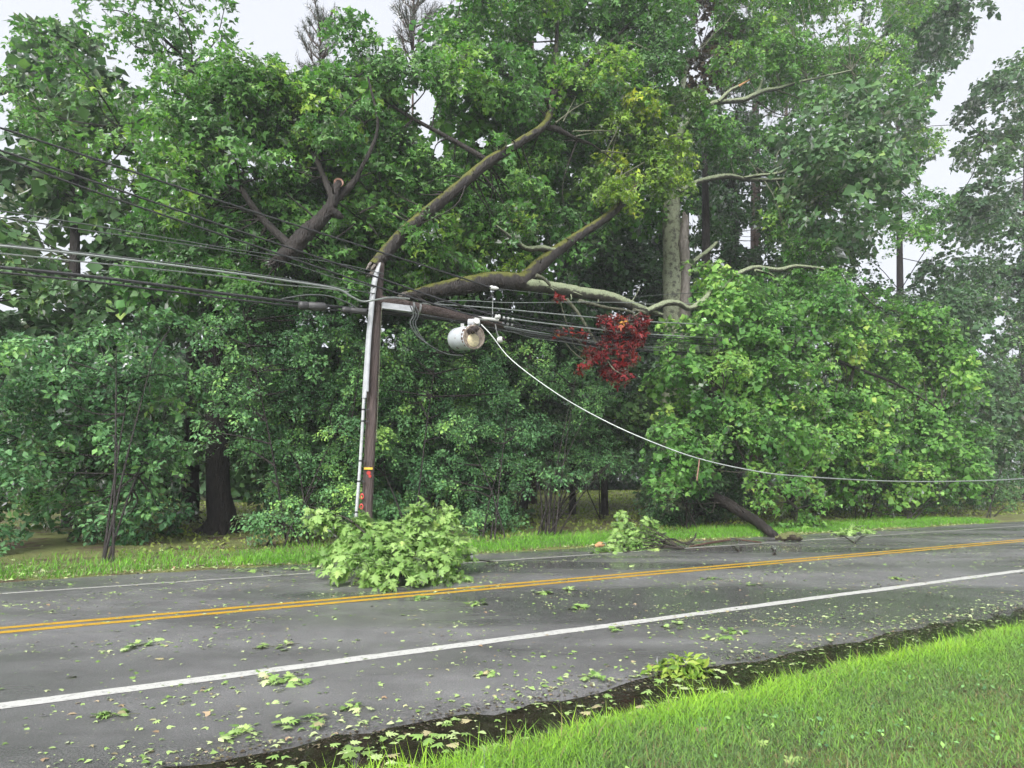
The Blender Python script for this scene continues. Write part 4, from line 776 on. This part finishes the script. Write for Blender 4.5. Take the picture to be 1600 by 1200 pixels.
heap(h2_, [(972, 806, 9, 15.0), (978, 822, 12, 14.9), (962, 822, 7, 14.9), (1012, 815, 10, 15.0), (1018, 828, 11, 14.9), (985, 838, 15, 14.6), (1005, 845, 15, 14.5), (970, 845, 13, 14.5), (1030, 850, 12, 14.4), (990, 858, 14, 14.1), (960, 858, 12, 14.1), (945, 862, 9, 14.0), (1015, 862, 10, 14.0), (1040, 858, 8, 14.2), (965, 838, 9, 14.7), (935, 866, 7, 13.8), (955, 868, 8, 13.8), (980, 868, 9, 13.8), (1005, 868, 8, 13.8), (1052, 862, 7, 14.1), (950, 848, 7, 14.4), (1035, 838, 7, 14.6), (1000, 826, 8, 14.9)], L_PALE, 0.125, 17.0, 7, 0.11, 90)
limb(h2_, [gnd(1030, 862)+np.array([0, 0, .25]), pp(1050, 842, 14.7), pp(1066, 848, 14.6), gnd(1085, 853)+np.array([0, 0, .05])], [.02, .03, .03, .02], B_STEM, 7, name='stem')
limb(h2_, [gnd(1072, 852)+np.array([0, 0, .04]), pp(1084, 842, 14.6), pp(1088, 833, 14.6)], [.035, .03, .02], B_STEM, 7, name='stem')
limb(h1, [gnd(628, 905)+np.array([0, 0, .06]), gnd(662, 893)+np.array([0, 0, .22]), gnd(735, 884)+np.array([0, 0, .12]), gnd(775, 880)+np.array([0, 0, .03])], [.03, .026, .018, .008], B_STEM, 8, .1, 'stem')
limb(h1, [pp(590, 850, 12.2), pp(545, 812, 12.8), pp(520, 806, 13.0), pp(488, 815, 13.0)], [.025, .018, .012, .006], B_STEM, 7, .1, 'stem')
h3 = empty('torn_branch', gnd(1152, 862), 'low tuft of torn leaves on the road before the fallen trunk', 'branch')
heap(h3, [(1140, 856, 10, 14.3), (1155, 853, 11, 14.3), (1165, 858, 9, 14.2), (1150, 862, 9, 14.0)], L_PALE, 0.16, 9.0, 7, 0.12, 20)
h4 = empty('torn_branch', gnd(1215, 868), 'torn leafy twigs beside the yellow lines at the right', 'branch')
heap(h4, [(1210, 862, 8, 13.4), (1222, 866, 9, 13.2), (1200, 858, 6, 13.7), (1238, 868, 7, 13.2)], L_PALE, 0.16, 9.0, 7, 0.12, 15)
h5 = empty('torn_branch', gnd(1330, 850), 'heap of torn leaves under the fallen crown at the far right', 'branch')
heap(h5, [(1310, 838, 14, 14.6), (1335, 832, 16, 14.6), (1360, 838, 14, 14.5), (1330, 846, 14, 14.3)], L_PALE, 0.16, 7.0, 7, 0.13, 15)
# mossy log at right road edge
m = MB(); lp = cat([gpt(1212, 846)+np.array([0, 0, .1]), gpt(1235, 847)+np.array([0, 0, .16]), gpt(1252, 846)+np.array([0, 0, .10])], 8)
m.tube(lp, [.06, .12, .13, .07], 14, 0.16); tag(m.build('mossy_log', bark('mossy_log_bark', (.03, .026, .018), (.09, .075, .05), (.15, .17, .06), 0.45)), 'short moss covered log at the road edge beside the fallen trunk', 'log')
m = MB(); m.tube(cat([gpt(1078, 855)+np.array([0, 0, .02]), gpt(1120, 850)+np.array([0, 0, .06]), gpt(1150, 846)+np.array([0, 0, .05]), gpt(1190, 850)+np.array([0, 0, .04])], 5), [.02, .035, .03, .015], 7, .08); tag(m.build('stick', M_RUST), 'reddish brown stick lying along the far road edge', 'stick')
m = MB(); a = gnd(937, 856); m.tube([a+np.array([-.12, 0, .04]), a+np.array([0, .02, .10]), a+np.array([.14, -.03, .08])], [.05, .07, .06], 8, .1); tag(m.build('broken_wood', M_CUT), 'small orange brown chunk of broken wood at the heap of leaves', 'wood')

# gutter sprig near the grass
gs = gnd(1068, 1058, -.03); rG = empty('gutter_sprig', gs, 'bright yellow green leafy sprig lying in the gutter water beside the grass', 'sprig')
gm = leaf_set(L_GUTTER)
limb(rG, [gs+np.array([-.3, .0, .03]), gs+np.array([0, 0, .10]), gs+np.array([.22, .12, .12])], [.008, .010, .005], B_STEM, 6, name='stem')
ov = [np_mesh('leaf', *leaf_arrays(np.zeros((1, 3)), np.array([[0, 0, 1.0]]), np.array([[0, 1.0, 0]]), [1.0], tmpl([(0, 0, 0), (.15, .22, .07), (.20, .58, .04), (0, 1, -.2), (-.19, .5, .06), (-.13, .25, .06), (0, .5, -.01)], [(0, 1, 6), (1, 2, 6), (2, 3, 6), (3, 4, 6), (4, 5, 6), (5, 0, 6)])), L_GUTTER, np.full(7, (i+.5)/6)) for i in range(6)]
for i in range(280):
    a = rng.uniform(0, 2*math.pi); q = math.sqrt(rng.random()); p = gs+np.array([math.cos(a)*q*.25+.02-(.12 if i % 4 == 0 else 0), math.sin(a)*q*.18+.08, .02+.17*(1-q*q)*rng.uniform(.2, 1)*(.4 if i % 4 == 0 else 1)])
    leaf_obj(ov[int(rng.integers(6))], p, unit(np.array([math.cos(a)*q*.6, math.sin(a)*q*.6-.2, 1])+rng.normal(size=3)*.7), np.array([math.cos(a), math.sin(a)*.7, .7*(1-q)])+rng.normal(size=3)*.55, rng.uniform(.05, .13), rG)

# sprigs scattered on the asphalt
lm = leaf_set(L_LITTER); lp_ = leaf_set(L_PALE)
def sprig(label, px, py, n, spread, size=0.10, z=0.0):
    c = gnd(px, py, z); r = empty('leafy_twig', c, label, 'twig', 'torn leafy twigs scattered on the wet road'); L = spread; d = unit(DIR+NRM*.4*rng.normal())
    P = [c-d*L*.9+np.array([0, 0, .012]), c+np.array([0, 0, .02])+NRM*.03*rng.normal(), c+d*L*.9+np.array([0, 0, .015])]
    limb(r, P, [.006, .005, .003], B_TWIG, 5, name='stem', n=4)
    for i in range(int(n*1.5)):
        u = rng.uniform(-1, 1); p = c+d*u*L*.7+NRM*rng.normal()*L*.35+np.array([0, 0, .015+.03*rng.random()])
        leaf_obj((lp_ if rng.random() < .6 else lm)[int(rng.integers(7))], p, unit(np.array([0, 0, 1.0])+rng.normal(size=3)*.22), rng.normal(size=3)*np.array([1, 1, .2]), size*.68*rng.uniform(.6, 1.4), r)
for a in [('leafy twig in the far lane shoulder nearest the left trunk', 385, 893, 14, .45, .15), ('leafy twig beyond the worn white line left of the big heap', 465, 890, 12, .35, .15), ('small leafy twig touching the left side of the big heap', 503, 888, 8, .22, .14),
          ('flat leafy twig in the near lane at the left edge', 432, 1011, 12, .28, .13), ('largest leafy twig on the shoulder at left below the white line', 442, 1066, 24, .26, .12),
          ('small leafy twig just below the yellow lines under the big heap', 655, 937, 8, .20, .14), ('bright leafy twig in the near lane right of the big heap', 745, 945, 10, .20, .15),
          ('pale leafy twig in the lane, left of a close pair', 853, 928, 9, .18, .15), ('pale leafy twig in the lane, right of a close pair', 888, 922, 9, .15, .15), ('pale leafy twig in the lane below the close pair', 898, 951, 9, .17, .14),
          ('leafy twig on the shoulder right of the bright sprig', 1145, 989, 10, .18, .12), ('flat leafy twig on the shoulder above the bright sprig', 1128, 1000, 9, .20, .12), ('leafy twig on the shoulder below the middle of the white line', 1050, 980, 9, .22, .12),
          ('leafy twig on the shoulder left of the bright sprig', 925, 1060, 9, .15, .12), ('leafy twig on the middle of the shoulder', 758, 1055, 8, .15, .11), ('small leafy twig close under the white line at centre', 960, 985, 7, .15, .11),
          ('leafy twig at the asphalt edge in the left foreground', 552, 1110, 9, .12, .11), ('pale leaves on a twig at the lower left asphalt edge', 470, 1132, 12, .22, .11), ('leafy twig at the lower left corner of the road', 372, 1150, 10, .14, .10),
          ('leafy twig in the lane by the white line at right', 1110, 905, 8, .25, .14), ('leafy twig in the lane near the right yellow lines', 1180, 915, 8, .22, .14), ('leafy twig in the far lane between heap and yellow lines', 800, 884, 6, .25, .14),
          ('leafy twig on the shoulder far left outside the lane', 180, 1120, 10, .2, .12), ('leafy twig in the lane far left', 220, 1010, 10, .22, .13), ('leafy twig in the lane far right', 1400, 905, 10, .25, .14)]: sprig(*a)

# single leaves
def singles(n, s0, s1, px0, px1, label, group, z, size, ms, tilt=.18, name='fallen_leaf'):
    k = 0
    while k < n:
        s = rng.uniform(s0, s1); px = rng.uniform(px0, px1); r_ = ray(px, 900); p = CAM+r_*(s/float(NRM @ r_)); p[2] = z+.006+.008*rng.random()
        leaf_obj(ms[int(rng.integers(7))], p, unit(np.array([0, 0, 1.0])+rng.normal(size=3)*tilt), rng.normal(size=3)*np.array([1, 1, .1]), size*rng.uniform(.6, 1.35), None, name)
        tag(COL.objects[-1], label, 'leaf', group); k += 1
singles(90, 5.1, 6.85, 200, 1500, 'pale green fallen leaf on the wet shoulder between white line and gutter', 'single leaves on the shoulder', 0, .055, lm)
singles(95, 7.15, 10.1, 100, 1500, 'pale green fallen leaf in the near lane between white and yellow lines', 'single leaves in the near lane', 0, .07, lm)
singles(60, 10.8, 15.2, 100, 1500, 'fallen leaf in the far lane beyond the yellow lines', 'single leaves in the far lane', 0, .09, lm)
singles(100, 4.32, 4.98, 250, 1150, 'leaf floating on the dark water in the gutter', 'leaves floating in the gutter', -.012, .085, lm, .04)
# leaf litter
n = 21000; s = np.where(rng.random(n) < .35, rng.uniform(5.05, 7, n), rng.uniform(7, 15.4, n)); tpos = rng.uniform(-8, 26, n)
cs = rng.uniform(5.2, 15.2, 260); ct = rng.uniform(-8, 26, 260); ci = rng.integers(0, 260, n); q_ = rng.random(n) < .62; s = np.where(q_, cs[ci]+rng.normal(size=n)*.13, s); tpos = np.where(q_, ct[ci]+rng.normal(size=n)*.4, tpos)
q_ = rng.random(n) < .14; s = np.where(q_, 5.06+np.abs(rng.normal(size=n))*.22, s); s = np.clip(s, 5.0, 15.4)
P = NRM[None]*s[:, None]+DIR[None]*tpos[:, None]; P[:, 2] = .006+.008*rng.random(n)
tag(leaves('leaf_litter', P, unit(np.array([0, 0, 1.0])+rng.normal(size=(n, 3))*.15), rng.normal(size=(n, 3)), .012+.065*rng.random(n)**2.8, rng.random(n)**.7, LOBED, L_LITTER), 'fine torn leaf scraps strewn over the wet road', 'leaf litter', kind='stuff')
n = 5000; s = 15.35+rng.gamma(1.2, .8, n); tpos = rng.uniform(-10, 32, n); P = NRM[None]*s[:, None]+DIR[None]*tpos[:, None]; P[:, 2] = np.interp(s, PS, PZ)+.02
tag(leaves('verge_litter', P, unit(np.array([0, 0, 1.0])+rng.normal(size=(n, 3))*.3), rng.normal(size=(n, 3)), rng.uniform(.04, .11, n), rng.random(n)*.5+.5, LOBED, L_LITTER), 'brown and green leaf litter along the far road edge and hedge foot', 'leaf litter', kind='stuff')
n = 320; t_ = rng.uniform(-1, 11, n); s = 4.95-np.abs(rng.normal(size=n))*.22; P = NRM[None]*s[:, None]+DIR[None]*t_[:, None]; P[:, 2] = -.010+.006*rng.random(n)
tag(leaves('gutter_litter', P, unit(np.array([0, 0, 1.0])+rng.normal(size=(n, 3))*.06), rng.normal(size=(n, 3)), .015+.07*rng.random(n)**1.6, rng.random(n)*.8, LOBED, L_LITTER), 'small leaf scraps floating on the gutter water', 'leaf litter', kind='stuff')
n = 2600; t_ = rng.uniform(-1, 12, n); s = 5.02+rng.normal(size=n)*.10+.03*np.sin(t_*3); P = NRM[None]*s[:, None]+DIR[None]*t_[:, None]; P[:, 2] = -.008+.006*rng.random(n)
L_SILT = leafmat('silt_and_chaff', [(0.0, (.03, .022, .015)), (0.6, (.09, .07, .045)), (0.85, (.16, .14, .08)), (1.0, (.22, .26, .10))], (1, 1, 1), 0.1, 0.5)
tag(leaves('gutter_chaff', P, unit(np.array([0, 0, 1.0])+rng.normal(size=(n, 3))*.12), rng.normal(size=(n, 3)), .008+.035*rng.random(n)**2, rng.random(n), KITE, L_SILT), 'brown silt and chaff washed along the asphalt edge', 'debris', kind='stuff')
# leaves on the lawn in front
def lawn_leaf(label, px, py, sz, me):
    z = .07; c = gnd(px, py, z); o = leaf_obj(me, c, (rng.normal()*.2, -.5, 1), (1, .3, .1), sz, None, 'lawn_leaf'); tag(o, label, 'leaf')
M1 = np_mesh('leaf', *leaf_me[1], M_CUT_PALE, np.full(len(leaf_me[1][0]), .5)); 
lawn_leaf('orange brown leaf in the near grass at right', 1177, 1087, .09, M1); lawn_leaf('tan leaf in the near grass at centre right', 1088, 1143, .09, M1)
lawn_leaf('pale white leaf lying in the near grass', 1185, 1164, .08, lp_[6]); lawn_leaf('pale leaf at the lower right corner of the grass', 1228, 1192, .12, lp_[6]); lawn_leaf('silvery leaf in the grass at the bottom centre', 750, 1172, .11, lp_[5])

# ------------------------------------------------------------------ grass
def grass(name, label, s, tpos, h, tint, wd, mat, lean=.35, kind='stuff'):
    n = len(s); P = NRM[None]*s[:, None]+DIR[None]*tpos[:, None]; P[:, 2] = np.interp(s, PS, PZ)-.01
    az = rng.uniform(0, 2*math.pi, n); T = unit(np.stack([np.cos(az)*lean*rng.random(n), np.sin(az)*lean*rng.random(n), np.ones(n)], 1)); q = unit(np.stack([-np.sin(az), np.cos(az), np.zeros(n)], 1)+rng.normal(size=(n, 3))*.4)
    bend = unit(np.stack([np.cos(az), np.sin(az), -.35*np.ones(n)], 1))*(h*rng.uniform(.1, .75, n))[:, None]
    o = leaves(name, P, unit(np.cross(T, q)), T, h, tint, BLADE, mat, None, kind, W=wd, bend=bend); tag(o, label, 'grass', kind='stuff'); return o
def wave(s, t): return .5+.22*np.sin(t*2.1+s*1.3)+.18*np.sin(t*5.3-s*3.1)+.14*np.sin(s*7.7+t*1.9)
n = 150000; t_ = rng.uniform(-2.0, 10, n); edge = 4.12+.06*np.sin(t_*2.3)+.04*np.sin(t_*6.1+1)+.028*np.clip(t_, 0, 8); s_ = edge-rng.gamma(1.15, 1.0, n)
k = (s_ > .9) & (s_ < edge); Pq = NRM[None]*s_[:, None]+DIR[None]*t_[:, None]; px_ = 800+1061*Pq[:, 0]/np.maximum(Pq[:, 1], .3); k &= (Pq[:, 1] > 2.6) & (px_ > -60) & (px_ < 1680)
s_, t_, edge = s_[k], t_[k], edge[k]; d = edge-s_; fr = np.exp(-(d/.55)**2); wv = wave(s_, t_)
h = (.060+.06*fr+.02*wv)*rng.uniform(.6, 1.35, len(s_))*(1+.7*(rng.random(len(s_)) < .08)*fr); ti = .34+.46*fr+.22*(wv-.5)+.13*rng.normal(size=len(s_))
ti = np.where(rng.random(len(ti)) < .05+.05*(wv < .35), .02, np.clip(ti, .08, 1))
grass('near_grass', 'bright green grass of the near verge beside the gutter', s_, t_, h, ti, rng.uniform(.005, .010, len(s_)), L_GRASS, .7)
n = 75000; t_ = rng.uniform(-14, 34, n); s_ = 15.62+rng.gamma(1.6, .75, n)+.15*np.sin(t_*1.3); wv = wave(s_*.6, t_*.5); k = ((s_ < 19) & ((t_ > 2.5) | (rng.random(n) < .35)))
s_, t_, wv = s_[k], t_[k], wv[k]
grass('verge_grass', 'long bright green grass on the far verge', s_, t_, (.10+.12*wv)*rng.uniform(.6, 1.3, len(s_)), .55+.35*(wv-.5)+.15*rng.normal(size=len(s_)), rng.uniform(.010, .02, len(s_)), L_VERGE, .4)
n = 30000; t_ = rng.uniform(0, 60, n); s_ = rng.uniform(18, 52, n); wv = wave(s_*.25, t_*.2)
grass('lawn_grass', 'yellowish lawn seen through the gap behind the hedge', s_, t_, 0.12*rng.uniform(.6, 1.3, n), .75+.3*(wv-.5)+.12*rng.normal(size=n), rng.uniform(.06, .12, n), L_LAWN, .8)

n = 1500; t_ = rng.uniform(-1.5, 9, n); s_ = 4.15-rng.gamma(1.3, .9, n); k = (s_ > 1.2) & (wave(s_*1.7, t_*1.4) > .55); s_, t_ = s_[k], t_[k]; n = len(s_)
P = NRM[None]*s_[:, None]+DIR[None]*t_[:, None]; P[:, 2] = np.interp(s_, PS, PZ)+.03+.03*rng.random(n)
tag(leaves('clover', P, unit(np.array([0, -.4, 1.0])+rng.normal(size=(n, 3))*.4), rng.normal(size=(n, 3)), rng.uniform(.02, .05, n), rng.random(n), OVAL, L_HEDGE), 'small broad weeds scattered in the near grass', 'weeds', kind='stuff')

# ------------------------------------------------------------------ damp air after the storm
m, t, b, o = mat_new('haze_air'); t.nodes.remove(b); pv = N(t, 'ShaderNodeVolumePrincipled', Density=0.0013, Anisotropy=0.2); pv.inputs['Color'].default_value = (.93, .96, 1.0, 1); t.links.new(pv.outputs[0], o.inputs['Volume'])
g = MB(); g.box((40, 90, 14), 330, 330, 16.5); tag(g.build('haze', m, smooth=False), kind='stuff')
